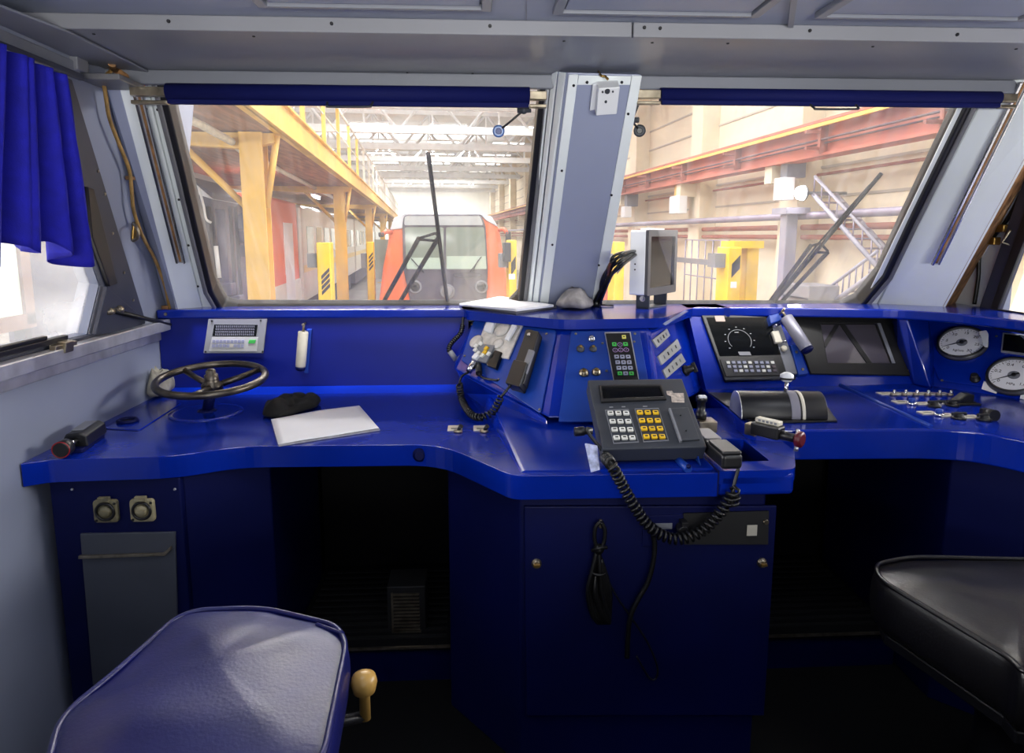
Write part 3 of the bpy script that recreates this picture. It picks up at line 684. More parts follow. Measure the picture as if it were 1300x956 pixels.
# right cabinet
rc = thing('cabinet', 'plain blue cabinet under the gauges at the right end of the desk', 'cabinet', (1.65,1.6,0))
obj('cabinet_body', MB().slab([(1.37,2.5), (1.37,1.83), (1.50,1.70), (1.56,1.28), (1.92,1.25), (1.92,2.5)], 0, R-.09), blue_shaded, rc, bevel=.004)
# dark lining, steps
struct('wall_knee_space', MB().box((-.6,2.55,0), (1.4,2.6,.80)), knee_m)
def step(x0,x1,y,z,label):
    t = thing('footrest', label, 'footrest', ((x0+x1)/2,y,0), 'footrests under the desks')
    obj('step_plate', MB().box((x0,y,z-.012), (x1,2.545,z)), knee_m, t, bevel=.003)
    obj('riser', MB().box((x0+.002,y+.01,0), (x1-.002,y+.03,z-.012)), blue_shaded, t)
    obj('edge_trim', MB().box((x0,y-.002,z-.004), (x1,y+.006,z+.003)), steel, t)
    rb = MB()
    for i in range(12):
        yy = y+.05+i*.04; rb.box((x0+.02,yy,z),(x1-.02,yy+.014,z+.005))
    obj('tread_ribs', rb, black_m, t)
    return t
step(-.595, -.085, 1.985, .12, 'dark ribbed footrest under the left desk'); step(.81, 1.365, 1.985, .12, 'dark ribbed footrest under the right desk')
t = thing('vent_grille', 'small slatted metal vent standing on the footrest in the dark knee space', 'vent', atZ(516,800,.12))
gM = MB(); p = atZ(516,800,.125)
x0, x1 = atY(500,790,p.y).x, atY(533,790,p.y).x; z1 = atY(516,752,p.y).z
obj('vent_housing', MB().box((x0-.02,p.y,.12), (x1+.02,p.y+.12,z1+.02)), black_m, t, bevel=.004)
for i in range(11):
    z = p.z+(z1-p.z)*(i+.5)/11; gM.box((x0,p.y-.006,z-.003),(x1,p.y+.002,z+.003))
obj('slats', gM, steel, t); obj('vent_frame', MB().plate([[(0,0)]], 0, 0) if False else MB().box((x0-.004,p.y-.007,p.z-.006),(x1+.004,p.y,p.z)).box((x0-.006,p.y-.007,p.z-.006),(x0,p.y,z1)), steel, t)
# ================================================================= LEFT DESK THINGS
def onDesk(px,py,h=0): return atZ(px,py,T+h)
# grey terminal set in the back panel
BP = Panel((-1.0,2.563,.9), (0,2.563,.9), (-1.0,2.563,1.0))
t = thing('text_terminal', 'grey panel with small screen and keys in the blue wall behind the handwheel', 'terminal', BP.at(298,448))
obj('faceplate', plate(BP, [(264.5,405),(339,405),(334,448.5),(258,448.5)], .0, .008), lgrey, t, bevel=.002)
obj('display', plate(BP, [(272,412),(327,412.5),(325,427),(269.5,426.5)], .008, .010), glass_dark, t)
dots = MB(BP.M)
for r in range(4):
    for c in range(20):
        a, b = BP.uv(275+c*2.5-r*.35, 414.5+r*3.4, .010); dots.box((a-.0024,b-.0035,.0100),(a+.0024,b+.0035,.0106))
obj('character_cells', dots, mgrey, t)
kp = obj('keypad_field', plate(BP, [(269,428),(328,428),(326,446),(265,446)], .008, .010), mat('pale_keypad_plate', (196,196,190), .5), t, bevel=.001)
for r in range(2):
    for c in range(9):
        x, y = 271.5+c*4.6-r*.6, 433.5+r*5.5; mm = grey_k if (r,c) != (1,5) else offwhite
        obj('key', plate(BP, [(x-1.8,y-2),(x+1.8,y-2),(x+1.5,y+2),(x-2.1,y+2)], .010, .0125), mm, t, bevel=.0005)
obj('green_key', plate(BP, [(316.5,431.5),(325,431.5),(323.5,436),(315,436)], .010, .0125), green_k, t, bevel=.0005)
for q_ in [(269,407.5),(331,407),(261,446.5),(333.5,446.5)]: obj('plate_screw', screw_at(MB(BP.M), BP, [q_], .008, .004), black, t)
# white lamp tube
def tube_lamp(name, label, P, top, bot, r, m, h, br, arm=None):
    t = thing(name, label, 'lamp', P.at(*bot,h), 'small tube lamps above the desks')
    a, b = P.at(*top,h), P.at(*bot,h); d = (b-a).normalized()
    obj('lamp_tube', MB().tube([a, a+d*.002, b-d*.006, b], [r*.9,r,r,r*.95], 20), m, t)
    obj('end_cap', MB().tube([b-d*.001, b+d*.010, b+d*.014], [r*1.0,r*.92,r*.6], 18), blue_shaded, t)
    for px,py in br:
        q = P.at(px,py,h); f = P.at(px,py,0.002); obj('bracket', MB().tube([q, f], .006, 8).lathe([(.014,0),(.012,.006)], 14, f, axis=P.n), dgrey, t)
    obj('pivot', MB().tube([a-d*.03+P.n*.0, a], .005, 8).tube([a-d*.028-P.n*.02, a-d*.028+P.n*.02], .004, 8), steel, t)
    return t
tube_lamp('desk_lamp', 'white tube lamp standing upright on the back of the left desk', BP, (385,421), (381.5,466), .0185, offwhite, .055, [(387,424),(383,460)])
obj('switch_strip', plate(BP, [(389,418),(396,418),(391,474),(386,474)], .0, .010), blue_panel, bpy.data.objects['desk_lamp'], bevel=.002)
# handwheel
c0 = onDesk(263,523); ctr = atY(268.5,481,c0.y); ax = V((0,-.115,1)).normalized(); Rw = 63*2.3/F
t = thing('handwheel', 'dark metal spoked handwheel on an upright stem', 'handwheel', c0)
obj('stem', MB().cyl(c0, ctr-ax*.02, .017, 16).lathe([(.03,0),(.03,.006),(.02,.010)], 20, c0), blue_shaded, t)
obj('rim', MB().torus(ctr, Rw, .0125, axis=ax, n=64, m=12), wheel_m, t)
obj('hub', MB().lathe([(.018,-.045),(.034,-.035),(.034,-.018),(.024,-.010),(.022,.0),(.022,.014),(.016,.016),(.016,.028),(.010,.034),(.003,.036)], 24, ctr, axis=ax), wheel_m, t)
u = V((1,0,0)); wv = ax.cross(u)
for a in (38, 142, 270):
    d = u*math.cos(math.radians(a))+wv*math.sin(math.radians(a))
    obj('spoke', MB().tube([ctr+d*.02-ax*.025, ctr+d*Rw*.55-ax*.014, ctr+d*(Rw-.006)-ax*.001], [.011,.010,.010], 10), wheel_m, t)
# cloth shapes
def crumple(name, px, z, h, m, label, cat, seed, peaks=3, thick=0):
    P = [atZ(*p, z) for p in px]; P = round_poly(P, .02, 3); c = sum(P, V())/len(P); n = len(P); K = 9; vs = []; fs = []
    rnd = random.Random(seed); pk = [(rnd.uniform(-.6,.6), rnd.uniform(-.6,.6), rnd.uniform(.5,1)) for _ in range(peaks)]
    for k in range(K+1):
        for i in range(n):
            r = 1-k/K; q = c+(P[i]-c)*r; e = math.sqrt(max(0, 1-r**2.6))
            nv = noise.noise(q*22+V((seed,0,0)))*.5+noise.noise(q*48+V((seed,3,0)))*.28
            zz = h*e*(.62+nv*.9) if k else 0
            vs.append(q+V((noise.noise(q*30)*.008*(k>0), noise.noise(q*30+V((9,9,9)))*.008*(k>0), max(0.0015, zz) if k else 0)))
    for k in range(K):
        for i in range(n):
            j = (i+1) % n; fs.append((k*n+i, k*n+j, (k+1)*n+j, (k+1)*n+i))
    fs.append(list(range(n))[::-1])
    o = obj(name, MB().add(vs, fs, True), m, subsurf=1, loc=(c.x,c.y,z)); return tag(o, label, cat)
crumple('black_cloth', [(329,532),(334,516),(352,508),(380,506),(404,508),(412,513),(404,521),(378,529),(350,536)], T, .062, cloth_k, 'crumpled black cloth lying behind the white booklet', 'cloth', 4)
crumple('work_glove', [(184,510),(191,502),(204,495),(220,491),(228,494),(216,503),(202,511)], T, .15, cloth_w, 'dirty grey cloth glove crumpled beside the wall behind the handwheel', 'glove', 11)
crumple('grey_rag', [(702,392),(710,389),(728,387),(748,388),(757,391.5),(742,396),(718,395)], 1.131, .105, cloth_g, 'crumpled grey rag on the console shelf at the foot of the pillar', 'rag', 23)
# booklet
bk = [atZ(344,533,T+.006), atZ(456,515,T+.006), atZ(481,544,T+.006), atZ(353,564,T+.006)]
t = thing('booklet', 'open white sheets of paper lying on the front of the left desk', 'paper', onDesk(412,545))
lo = [p+V((.004,-.006,0)) for p in bk]
obj('lower_sheets', MB().prism([V((p.x,p.y,T+.001)) for p in lo], (0,0,.004)), paper_g, t)
vs = []; fs = []; n = 14
for j in range(n+1):
    for i in range(n+1):
        u, v = i/n, j/n; p = bk[0].lerp(bk[1],u).lerp(bk[3].lerp(bk[2],u),v); vs.append(p+V((0,0,.004*math.sin(PI*u)*(1-v)+.003*noise.noise(p*9)+.001)))
for j in range(n):
    for i in range(n): a = j*(n+1)+i; fs.append((a,a+n+1,a+n+2,a+1))
obj('top_sheet', MB().add(vs, fs, True), paper, t, solid=.0012)
# toggles on the left desk
def desk_toggle(px, py, label):
    p = onDesk(px,py); t = thing('toggle_switch', label, 'switch', p, 'two labelled toggles at the foot of the console')
    obj('label_plate', MB().box(p+V((-.026,.004,0)), p+V((.018,.060,.003))), offwhite, t, bevel=.001)
    obj('label_text', MB().box(p+V((-.016,.018,.003)), p+V((.014,.021,.0035))).box(p+V((-.016,.026,.003)), p+V((.010,.029,.0035))), legend, t)
    obj('toggle_base', MB().lathe([(.013,0),(.013,.007),(.008,.009)], 16, p+V((.006,-.006,0))), steel, t)
    obj('toggle_lever', MB().tube([p+V((.006,-.006,.006)), p+V((.016,-.016,.022))], [.005,.007], 10), black, t)
desk_toggle(579,548, 'small toggle with white label, left one of the pair on the left desk'); desk_toggle(612,548, 'small toggle with white label, next to the foot of the console')
# dark hand valve at the left end
t = thing('hand_control', 'small black hand control with round knob at the wall end of the desk', 'switch', onDesk(105,568))
a, b = onDesk(92,576), onDesk(124,553); d = (b-a).normalized(); s = V((d.y,-d.x,0))
bm_ = frame(a.lerp(b,.5), s, V((0,0,1)))
L_ = (b-a).length
obj('base_plate', MB(bm_).slab(rrect(-.026,-L_*.5,.026,L_*.42,.006), 0, .012), blue_shaded, t, bevel=.002)
prof = [(-.030,.010),(-.032,.030),(-.022,.048),(.012,.050),(.028,.040),(.030,.010)]
hb = MB(bm_); hb.prism([(x,-L_*.36,z) for x,z in prof], (0,L_*.80,0)); obj('housing', hb, black, t, bevel=.004, seg=3)
obj('label_strip', MB(bm_).box((-.020,-L_*.2,.0495),(.010,L_*.36,.051)), mgrey, t)
obj('shaft', MB(bm_).cyl((0,-L_*.36,.028), (-.004,-L_*.60,.026), .010, 12), chrome, t)
obj('knob', MB(bm_).tube([(-.004,-L_*.58,.026), (-.005,-L_*.60,.026), (-.008,-L_*.76,.025), (-.008,-L_*.78,.025)], [.016,.022,.022,.018], 18), black, t)
obj('red_ring', MB(bm_).torus((-.008,-L_*.765,.025), .0205, .002, axis=(0,1,0), n=24, m=6), red, t)
# ================================================================= CONSOLE LEFT FACE
t = thing('radio_control_unit', 'pale taped-up radio unit with discs and small keys on the console left face', 'radio', PL.at(628,440))
def uvh(P,px,py,h): q = P.uv(px,py,h); return q
obj('unit_plate', plate(PL, [(618,404),(664,410),(645,455),(602,448)], .007, .016), clear, t, bevel=.003)
obj('bright_cap', plate(PL, [(619,404),(629,405),(623,422),(613,419)], .016, .030), white, t, bevel=.004)
for px, py, r in ((605,434,.026),(638,419,.030),(633,437,.020)):
    q = PL.uv(px,py,.016); obj('tape_disc', MB(PL.M).lathe([(r,.014),(r,.022),(r*.8,.024),(r*.3,.0245)], 24, (q[0],q[1],0)), clear, t)
obj('white_bar', plate(PL, [(650,411),(656,413),(645,432),(640,430)], .020, .030), white, t, bevel=.003)
obj('key_block', plate(PL, [(607,436),(628,438),(617,460),(598,456)], .016, .026), mgrey, t, bevel=.002)
for i, (px, py, m) in enumerate(((605,440,white_k),(604,445,white_k),(611,437,white_k),(608,449,white_k),(618,443,yellow_k),(616,448,yellow_k),(621,450,white_k),(613,452,white_k))):
    a, b = PL.uv(px,py,.026); obj('key', MB(PL.M).box((a-.007,b-.007,.026),(a+.007,b+.007,.033)), m, t, bevel=.001)
a, b = PL.uv(605,454,.026); obj('square_key', MB(PL.M).box((a-.012,b-.010,.024),(a+.012,b+.010,.036)), white, t, bevel=.002)
a, b = PL.uv(626,457,.016); obj('dark_window', plate(PL, [(628,444),(637,447),(629,468),(617,463)], .008, .022), glass_dark, t, bevel=.002)
pa, pb_ = PL.at(603,459,.03), PL.at(595,472,.03); obj('cord_plug', MB().tube([pa, pa.lerp(pb_,.5), pb_], [.010,.013,.011], 14), chrome, t)
# handset
def handset_body(name_parts, prof, M, wid, m, parent):
    pass
t = thing('handset', 'black radio handset clipped on the left face of the console', 'handset', PL.at(665,455,.03))
pts = [(676,420),(684,428),(672,462),(662,488),(642,486),(645,470),(658,440),(668,422)]
obj('cradle', plate(PL, [(667,418),(683,420),(676,447),(660,444)], .007, .02), dgrey, t, bevel=.003)
obj('handset_grip', plate(PL, [(669,417),(684,421),(664,488),(644,484)], .014, .042, .008), black, t, bevel=.010, seg=3)
obj('mouthpiece', plate(PL, [(652,456),(669,460),(659,491),(641,486)], .012, .052, .006), black, t, bevel=.008, seg=3)
obj('side_pad', plate(PL, [(678,445),(668,474),(661,471),(671,443)], .036, .044, .003), mgrey, t, bevel=.002)
a, b = PL.uv(671,424,.046); obj('round_badge', MB(PL.M).lathe([(.006,.04),(.006,.046)], 14, (a,b,0)), chrome, t)
cord = smooth_path([PL.at(648,489,.05), PL.at(642,497,.05), PL.at(636,504,.045)], 6)
path = smooth_path([PL.at(636,504,.045), onDesk(625,523,.035), onDesk(610,530,.02), onDesk(596,524,.02), onDesk(586,506,.035), PL.at(583,488,.03)], 10)
obj('cord_lead', MB().tube(cord, .004, 8).tube(smooth_path([PL.at(583,488,.03), PL.at(586,478,.02), PL.at(594,473,.03)],6), .004, 8), rubber, t)
obj('coiled_cord', MB().tube(coil(path, .0095, .013, 10), .0036, 5), rubber, t)
t = thing('microphone_cable', 'short thick black cable with plug dangling beside the left face of the console', 'cable', atY(588,402,2.5))
pth = smooth_path([atY(588,403,2.50), atY(587,415,2.49), atY(584,424,2.48), atY(573,436,2.47), atY(570,445,2.46), atY(578,455,2.45)], 8)
obj('cable_run', MB().tube(coil(pth[6:], .006, .008, 8), .004, 5).tube(pth, .005, 8), rubber, t)
obj('cable_plug', MB().tube([atY(571,446,2.455), atY(579,457,2.45)], .010, 12), mgrey, t)
# black lens-like jack below the unit
t = thing('jack_plug', 'brass and black jack plug under the taped radio unit', 'plug', PL.at(609,468,.03))
obj('plug_body', MB().tube([PL.at(607,463,.02), PL.at(608,474,.03)], .011, 14), black, t); obj('plug_tip', MB().ball(PL.at(607,464,.022), .009), brass, t)
obj('plug_lead', MB().tube(smooth_path([PL.at(608,474,.03), PL.at(614,480,.012), PL.at(632,483,.009)]), .004, 8), rubber, t)
# ================================================================= CONSOLE FRONT FACE: black keypad
t = thing('keypad', 'narrow black keypad with green and grey keys on the front of the console', 'keypad', PF.at(790,450))
obj('keypad_rim', plate(PF, [(767.5,421.5),(800.5,421),(811.5,481),(779,482)], .007, .014), alu, t, bevel=.001)
obj('keypad_plate', plate(PF, [(769,423),(799.5,422.5),(810.5,482),(780,483)], .012, .017), black, t, bevel=.001)
def key(P, px, py, w_, h_, m, h0, parent, dark=True):
    a, b = P.uv(px,py,h0); k = obj('key', MB(P.M).box((a-w_/2,b-h_/2,h0),(a+w_/2,b+h_/2,h0+.004)), m, parent, bevel=.0012)
    if dark: obj('key_legend', MB(P.M).box((a-w_*.22,b-h_*.18,h0+.004),(a+w_*.2,b+h_*.12,h0+.0045)), legend, k)
    return k
key(PF, 792,428.3, .013,.014, mat('pale_yellow_key', (226,220,110), .5), .017, t)
key(PF, 779.7,437.6, .014,.014, green_k, .017, t); key(PF, 794,437.4, .014,.014, green_k, .017, t)
for px, py in ((787,437.5),(781,444.6),(788,444.4),(795,444.2)):
    a, b = PF.uv(px,py,.017); obj('ring_key', MB(PF.M).torus((a,b,.0175), .0075, .0012, n=20, m=6).lathe([(.0018,.017),(.0018,.0178)], 8, (a,b,0)), mat('violet_grey', (150,120,170), .5) if 'violet_grey' not in MATS else MATS['violet_grey'], t)
for r in range(4):
    for c in range(3):
        px = 782.7+7.3*c+r*1.4; py = 453.4+r*7.1
        key(PF, px, py, .014, .0135, green_k if (r == 3 and c != 1) else grey_k, .017, t)
# ================================================================= CONSOLE RIGHT FACE: switch plates
for i, pts in enumerate(([(829,431),(847,417),(851,426),(835,441)], [(836,452),(860,430),(865,442),(841,463)], [(842,470),(865,448),(871,459),(847,480)])):
    lab = ('topmost of three grey switch plates on the right face of the console','middle one of three grey switch plates on the right face of the console','lowest of three grey switch plates on the right face of the console')[i]
    t = thing('switch_plate', lab, 'switch', PR.at(*pts[0]), 'switch plates on the right face of the console')
    obj('plate', plate(PR, pts, .0, .006), lgrey, t, bevel=.001)
    for k in range(4):
        u_ = .2+.2*k; p = V(pts[0]).lerp(V(pts[1]),u_); q = V(pts[3]).lerp(V(pts[2]),u_); m_ = p.lerp(q,.5); a, b = PR.uv(m_.x,m_.y,.006)
        obj('rocker', MB(PR.M).box((a-.004,b-.006,.006),(a+.004,b+.006,.009)), (black,mgrey,legend,mgrey)[(k+i) % 4], t, bevel=.001)
t = thing('rotary_knob', 'black rotary knob low on the right face of the console', 'knob', PR.at(870,471))
q = PR.uv(869,471); obj('knob_body', MB(PR.M).lathe([(.020,0),(.020,.010),(.014,.012),(.012,.034),(.009,.036)], 18, (q[0],q[1],0)), black, t)
obj('knob_bar', MB(PR.M).box((q[0]-.004,q[1]-.018,.03),(q[0]+.004,q[1]+.018,.044)), black_m, t, bevel=.002)
# ================================================================= SHELF THINGS
t = thing('logbook', 'flat stack of white papers on a dark folder lying on the console shelf', 'papers', atZ(650,390,1.13))
z = 1.1305
obj('folder', MB().slab([xy(583,388.5,z), xy(637,379,z), xy(707,391,z), xy(655,399,z)], z, z+.010), mat('dark_folder', (92,92,100), .6), t, bevel=.001)
obj('page_stack', MB().slab([xy(583,388,z+.01), xy(635,378.5,z+.01), xy(703,389.5,z+.01), xy(656,395.5,z+.01)], z+.010, z+.018), paper, t, bevel=.001)
obj('loose_sheet', MB().slab([xy(583,386.5,z+.018), xy(634,376.5,z+.018), xy(688,385,z+.018), xy(652,392.5,z+.018)], z+.018, z+.0195), paper, t)
# monitor
base = atZ(838,390,1.131); n_ = V((math.cos(math.radians(-40)), math.sin(math.radians(-40)), 0)); MN = frame(base, V((-n_.y,n_.x,0)), n_)
t = thing('monitor', 'small white-cased monitor with dark screen standing on the console shelf', 'monitor', base)
MW = Panel(base, base+MN.col[0].xyz, base+V((0,0,1)))
a0 = atZ(826,393,1.131)
w2, hz0, hz1 = .126, .052, .286
obj('case', MB(MN).slab(rrect(-w2,hz0,w2,hz1,.006), -.068, -.004), white, t, bevel=.004)
obj('front_bezel', MB(MN).plate([rrect(-w2,hz0-.002,w2,hz1+.002,.006), rrect(-w2+.022,hz0+.026,w2-.022,hz1-.022,.003)], -.006, .006), mgrey if False else mat('monitor_bezel_grey', (74,72,76), .45), t, bevel=.002)
obj('screen', MB(MN).box((-w2+.02,hz0+.024,-.004),(w2-.02,hz1-.02,-.001)), mat('monitor_screen', (34,34,38), .06), t)
obj('top_lid', MB(MN).box((-.07,hz1-.002,-.055),(.05,hz1+.008,-.015)), white, t, bevel=.002)
for s in (-1,1):
    obj('stand_arm', MB(MN).box((s*.075-.004,0,-.062),(s*.075+.004,.058,-.008)), dgrey, t, bevel=.002)
    obj('stand_knob', MB(MN).cyl((s*.083,.036,-.034),(s*.075,.036,-.034), .011, 14).cyl((s*.090,.036,-.034),(s*.083,.036,-.034), .006, 12), chrome if s < 0 else black, t)
obj('stand_base', MB(MN).box((-.079,0,-.062),(.079,.004,-.008)), dgrey, t)
for q_ in (.165,.145): obj('side_screw', MB(MN).lathe([(.003,0),(.003,.002)], 8, (-w2,q_,-.045), axis=(-1,0,0)), black, t)
t = thing('cable_bundle', 'bundle of black and brown cables running from the monitor down to the shelf', 'cable', atZ(757,387,1.131))
rnd = random.Random(3); e0 = atZ(757,388,1.133)
for k in range(9):
    s0 = MN @ V((-.09+.007*k, .20+.012*rnd.random(), -.07)); m1 = onW(783+rnd.uniform(-9,8), 330+rnd.uniform(-8,8), .18); m2 = onW(768+rnd.uniform(-5,5), 356+rnd.uniform(-4,4), .10)
    obj('cable_strand', MB().tube(smooth_path([s0, m1, m2, e0+V((rnd.uniform(-.02,.02), rnd.uniform(-.01,.02), .004))], 8), .0052, 7), rubber if k not in (2,) else mat('brown_cable', (110,60,40), .5), t)
p = onW(770,356,.10); obj('cable_tie', MB().torus(p, .013, .003, axis=(.4,.2,.8), n=18, m=6), offwhite, t)
obj('cable_foot', MB().lathe([(.018,0),(.016,.02),(.006,.024)], 14, e0-V((0,0,.002))).tube([e0+V((.01,0,.003)), atZ(779,388,1.134)], .0035, 6), black, t)
# ================================================================= KEYED TERMINAL ON ITS BRACKET
TB = Panel(atZ(765,571,.872), atZ(897.4,567.4,.872), atZ(746.3,482.4,1.0))
t = thing('data_terminal', 'charcoal terminal with screen, white keys and yellow keys on a bracket before the console', 'terminal', TB.at(830,569))
obj('case', plate(TB, [(746.3,482.4),(866,480.5),(897.4,567.4),(765.3,570.7)], -.045, 0, .004), dgrey, t, bevel=.003)
obj('screen_bezel', MB(TB.M).plate([ppoly(TB, [(760,490.5),(838.5,489.5),(846,508.5),(763,512)]), ppoly(TB, [(763.5,492.5),(837,492),(842.5,505),(765.5,508)])], .0, .006), black, t, bevel=.001)
obj('screen', plate(TB, [(763,492),(838,491.5),(843,506),(765,509)], .0, .0015), glass_dark, t)
for nm, m, pts, x0, dx, y0, dy, sx in (('key', white_k, [(768,521),(798,520),(811,562),(779,564)], 774.8,9.9,525.8,10.4,2.6), ('yellow_key', yellow_k, [(805.5,519.5),(836,518.5),(849,560),(817,562)], 812,10.0,525,10.2,2.75)):
    a = ppoly(TB, pts); c = sum((V(q) for q in a), V((0,0)))/4; inn = [tuple(c+(V(q)-c)*.955) for q in a]
    obj('key_surround', MB(TB.M).plate([a, inn], .0, .0022), mgrey, t)
    for r in range(4):
        for k in range(3):
            a, b = TB.uv(x0+dx*k+sx*r*1.0, y0+dy*r, 0); kk = obj(nm, MB(TB.M).box((a-.0078,b-.0068,.0),(a+.0078,b+.0068,.007)), m, t, bevel=.002)
            obj('key_legend', MB(TB.M).box((a-.004,b-.002,.007),(a+.004,b+.002,.0073)), legend, kk)
cov = obj('card_cover', plate(TB, [(849.5,518),(874,517),(889,557.5),(864,559)], .0, .006), dgrey, t, bevel=.002)
obj('cover_edge', plate(TB, [(849,518),(851.5,518),(866,559.5),(863.5,559.5)], .0, .0085), mgrey, cov)
for q_ in [(864,527.5),(871,547)]: obj('cover_rivet', screw_at(MB(TB.M), TB, [q_], .006, .002), black, cov)
obj('torn_label', plate(TB, [(846,496.5),(853,496),(855,499),(868,499),(869,511),(853,510.5),(852,503),(847,501)], .0, .001), mat('torn_label_paper', (178,166,156), .8, var=.2, vscale=120), t)
lg_ = MB(TB.M)
for px, py, w_ in ((776,517,.005),(791.5,516.5,.005),(819,516,.006)):
    a, b = TB.uv(px,py,0); lg_.box((a-w_,b-.0015,.0),(a+w_,b+.0015,.0006))
obj('small_legend', lg_, white_ink, t)
bl, br_ = TB.uv(765.3,570.7), TB.uv(897.4,567.4)
obj('case_back', MB(TB.M).slab([(bl[0]+.01,.012),(br_[0]-.01,.012),(br_[0]-.01,.14),(bl[0]+.01,.14)], -.066, -.044), black, t, bevel=.004)
k0 = TB.M @ V((bl[0]-.002,.045,-.030)); k0 = atY(752,547,k0.y); obj('tilt_knob', MB().tube([k0, k0+V((-.02,0,0)), k0+V((-.022,0,0)), k0+V((-.045,0,-.002)), k0+V((-.047,0,-.002))], [.009,.009,.012,.012,.009], 16), black, t)
for s, x in ((-1, bl[0]+.012), (1, br_[0]-.016)):
    p = TB.M @ V((x,.05,-.05)); q = V((p.x, p.y+.02, .862))
    obj('bracket_arm', MB().prism([(p.x,p.y-.03,p.z+.006),(p.x,p.y+.05,p.z+.01),(p.x,p.y+.05,.83),(p.x,p.y-.075,.826)], (.004,0,0)), blue_panel, t, bevel=.001)
obj('worn_bracket', MB().prism([atY(742,563,1.64), atY(757,566,1.64), atY(760,597,1.60), atY(750,600,1.60)], (.004,.003,0)), mat('worn_white_blue_paint', (170,176,214), .5, var=.25, vscale=60), t, bevel=.001)['label'] = 'bracket with paint worn to white'
p = atZ(868,577,.835); obj('bracket_foot', MB().box((.32,1.68,.832),(.57,1.75,.838)), blue, t, bevel=.001)
# loose plate with two holes
t = thing('latch_plate', 'small blue strip with two studs lying below the keyed terminal', 'latch', atZ(866,587,.828))
a, b = atZ(857,580,.832), atZ(874,596,.828); obj('strip', MB().tube([a, b], .010, 8), blue_panel, t); 
for q_ in (a, b): obj('stud', MB().ball(q_+V((0,0,.008)), .006), blue_shaded, t)
# worn paint patch
# telephone handset on the right of the terminal
t = thing('telephone_handset', 'black handset with coiled cord lying beside the keyed terminal', 'handset', atZ(920,585,T))
pa, pb_ = atZ(893,552,T+.05), atZ(926,590,T+.03); d = (pb_-pa); ln = d.length; hm = frame(pa, V((d.y,-d.x,0)), V((0,0,1))-d*(d.z/ln/ln)); 
HMx = frame(pa, d, V((0,0,1)))
obj('handset_grip', MB(HMx).slab(rrect(-.02,-.026,ln+.018,.026,.01), -.026, .010), black, t, bevel=.008, seg=3)
obj('grey_cover', MB(HMx).slab(rrect(-.018,-.022,ln*.42,.022,.008), .008, .014), mat('grey_handset_cover', (126,122,124), .4), t, bevel=.003)
obj('earpiece', MB(HMx).slab(rrect(ln*.52,-.024,ln+.016,.024,.008), .008, .018), black, t, bevel=.004)
lead = smooth_path([atZ(931,589,T+.02), atZ(937,594,T+.015), V((.625,1.566,.79)), V((.622,1.556,.745))], 6)
obj('cord_lead', MB().tube(lead, .0045, 8), rubber, t)
e1 = V((.622,1.556,.745)); yk = 1.555
cp_ = smooth_path([e1, atY(932,624,yk), atY(915,650,yk), atY(888,676,yk), atY(855,684,yk), atY(826,670,yk), atY(805,642,yk), atY(788,612,yk), atY(776,590,yk-.005), atZ(768,580,T+.03)], 14)
obj('coiled_cord', MB().tube(coil(cp_, .0115, .0135, 10), .0042, 5), rubber, t)
obj('cord_tail', MB().tube(smooth_path([atZ(768,580,T+.03), TB.M @ V((bl[0]+.02,-.006,-.03)), k0+V((-.01,-.012,-.005)), k0+V((-.012,-.005,.012))], 6), .0045, 8), rubber, t)
# black cords on the middle cabinet
t = thing('cord_hank', 'bundled hank of black cord hanging from a hook on the blue middle cabinet', 'cord', atY(761,663,F2-.03))
yy = F2-.034
obj('cord_loop', MB().tube(smooth_path([atY(762,662,yy), atY(756,670,yy), atY(755,685,yy), atY(759,696,yy), atY(766,690,yy), atY(768,674,yy), atY(763,663,yy)],6), .005, 8).ball(atY(760,697,yy), .014, 12).tube(smooth_path([atY(752,699,yy), atY(760,696,yy-.01), atY(770,695,yy)],5), .005, 8), rubber, t)
hk = MB()
for k in range(7):
    o_ = (k-3)*1.5; hk.tube(smooth_path([atY(759+o_*.3,698,yy), atY(757+o_,722,yy-.006*math.cos(k)), atY(755+o_*2.0,752,yy-.008*math.cos(k*2)), atY(763+o_*2.2,783,yy), atY(768+o_*1.2,788,yy+.006), atY(768+o_*1.4,750,yy), atY(761+o_*.4,710,yy)],6), .0055, 7)
obj('cord_turns', hk, rubber, t)
obj('cord_tie', MB().torus(atY(759,726,yy), .017, .004, axis=(.1,.0,1), n=18, m=6), rubber, t)
obj('cord_tail', MB().tube(smooth_path([atY(761,700,yy), atY(776,745,yy), atY(797,778,yy+.004), atY(820,812,yy+.006), atY(834,845,yy+.006), atY(833,861,yy+.006), atY(824,860,yy+.006), atY(808,833,yy+.006)],8), .0025, 6), rubber, t)
t = thing('black_lead', 'thick black lead hanging in a curve down the middle cabinet door', 'cable', atY(830,684,F2-.03))
obj('lead_run', MB().tube(smooth_path([atY(826,668,yy), atY(831,690,yy), atY(829,715,yy), atY(822,740,yy), atY(808,765,yy), atY(799,790,yy), atY(796,835,yy)],8), .0065, 8), rubber, t)
# ================================================================= RIGHT DESK THINGS
def onR(px,py,h=0): return atZ(px,py,R+h)
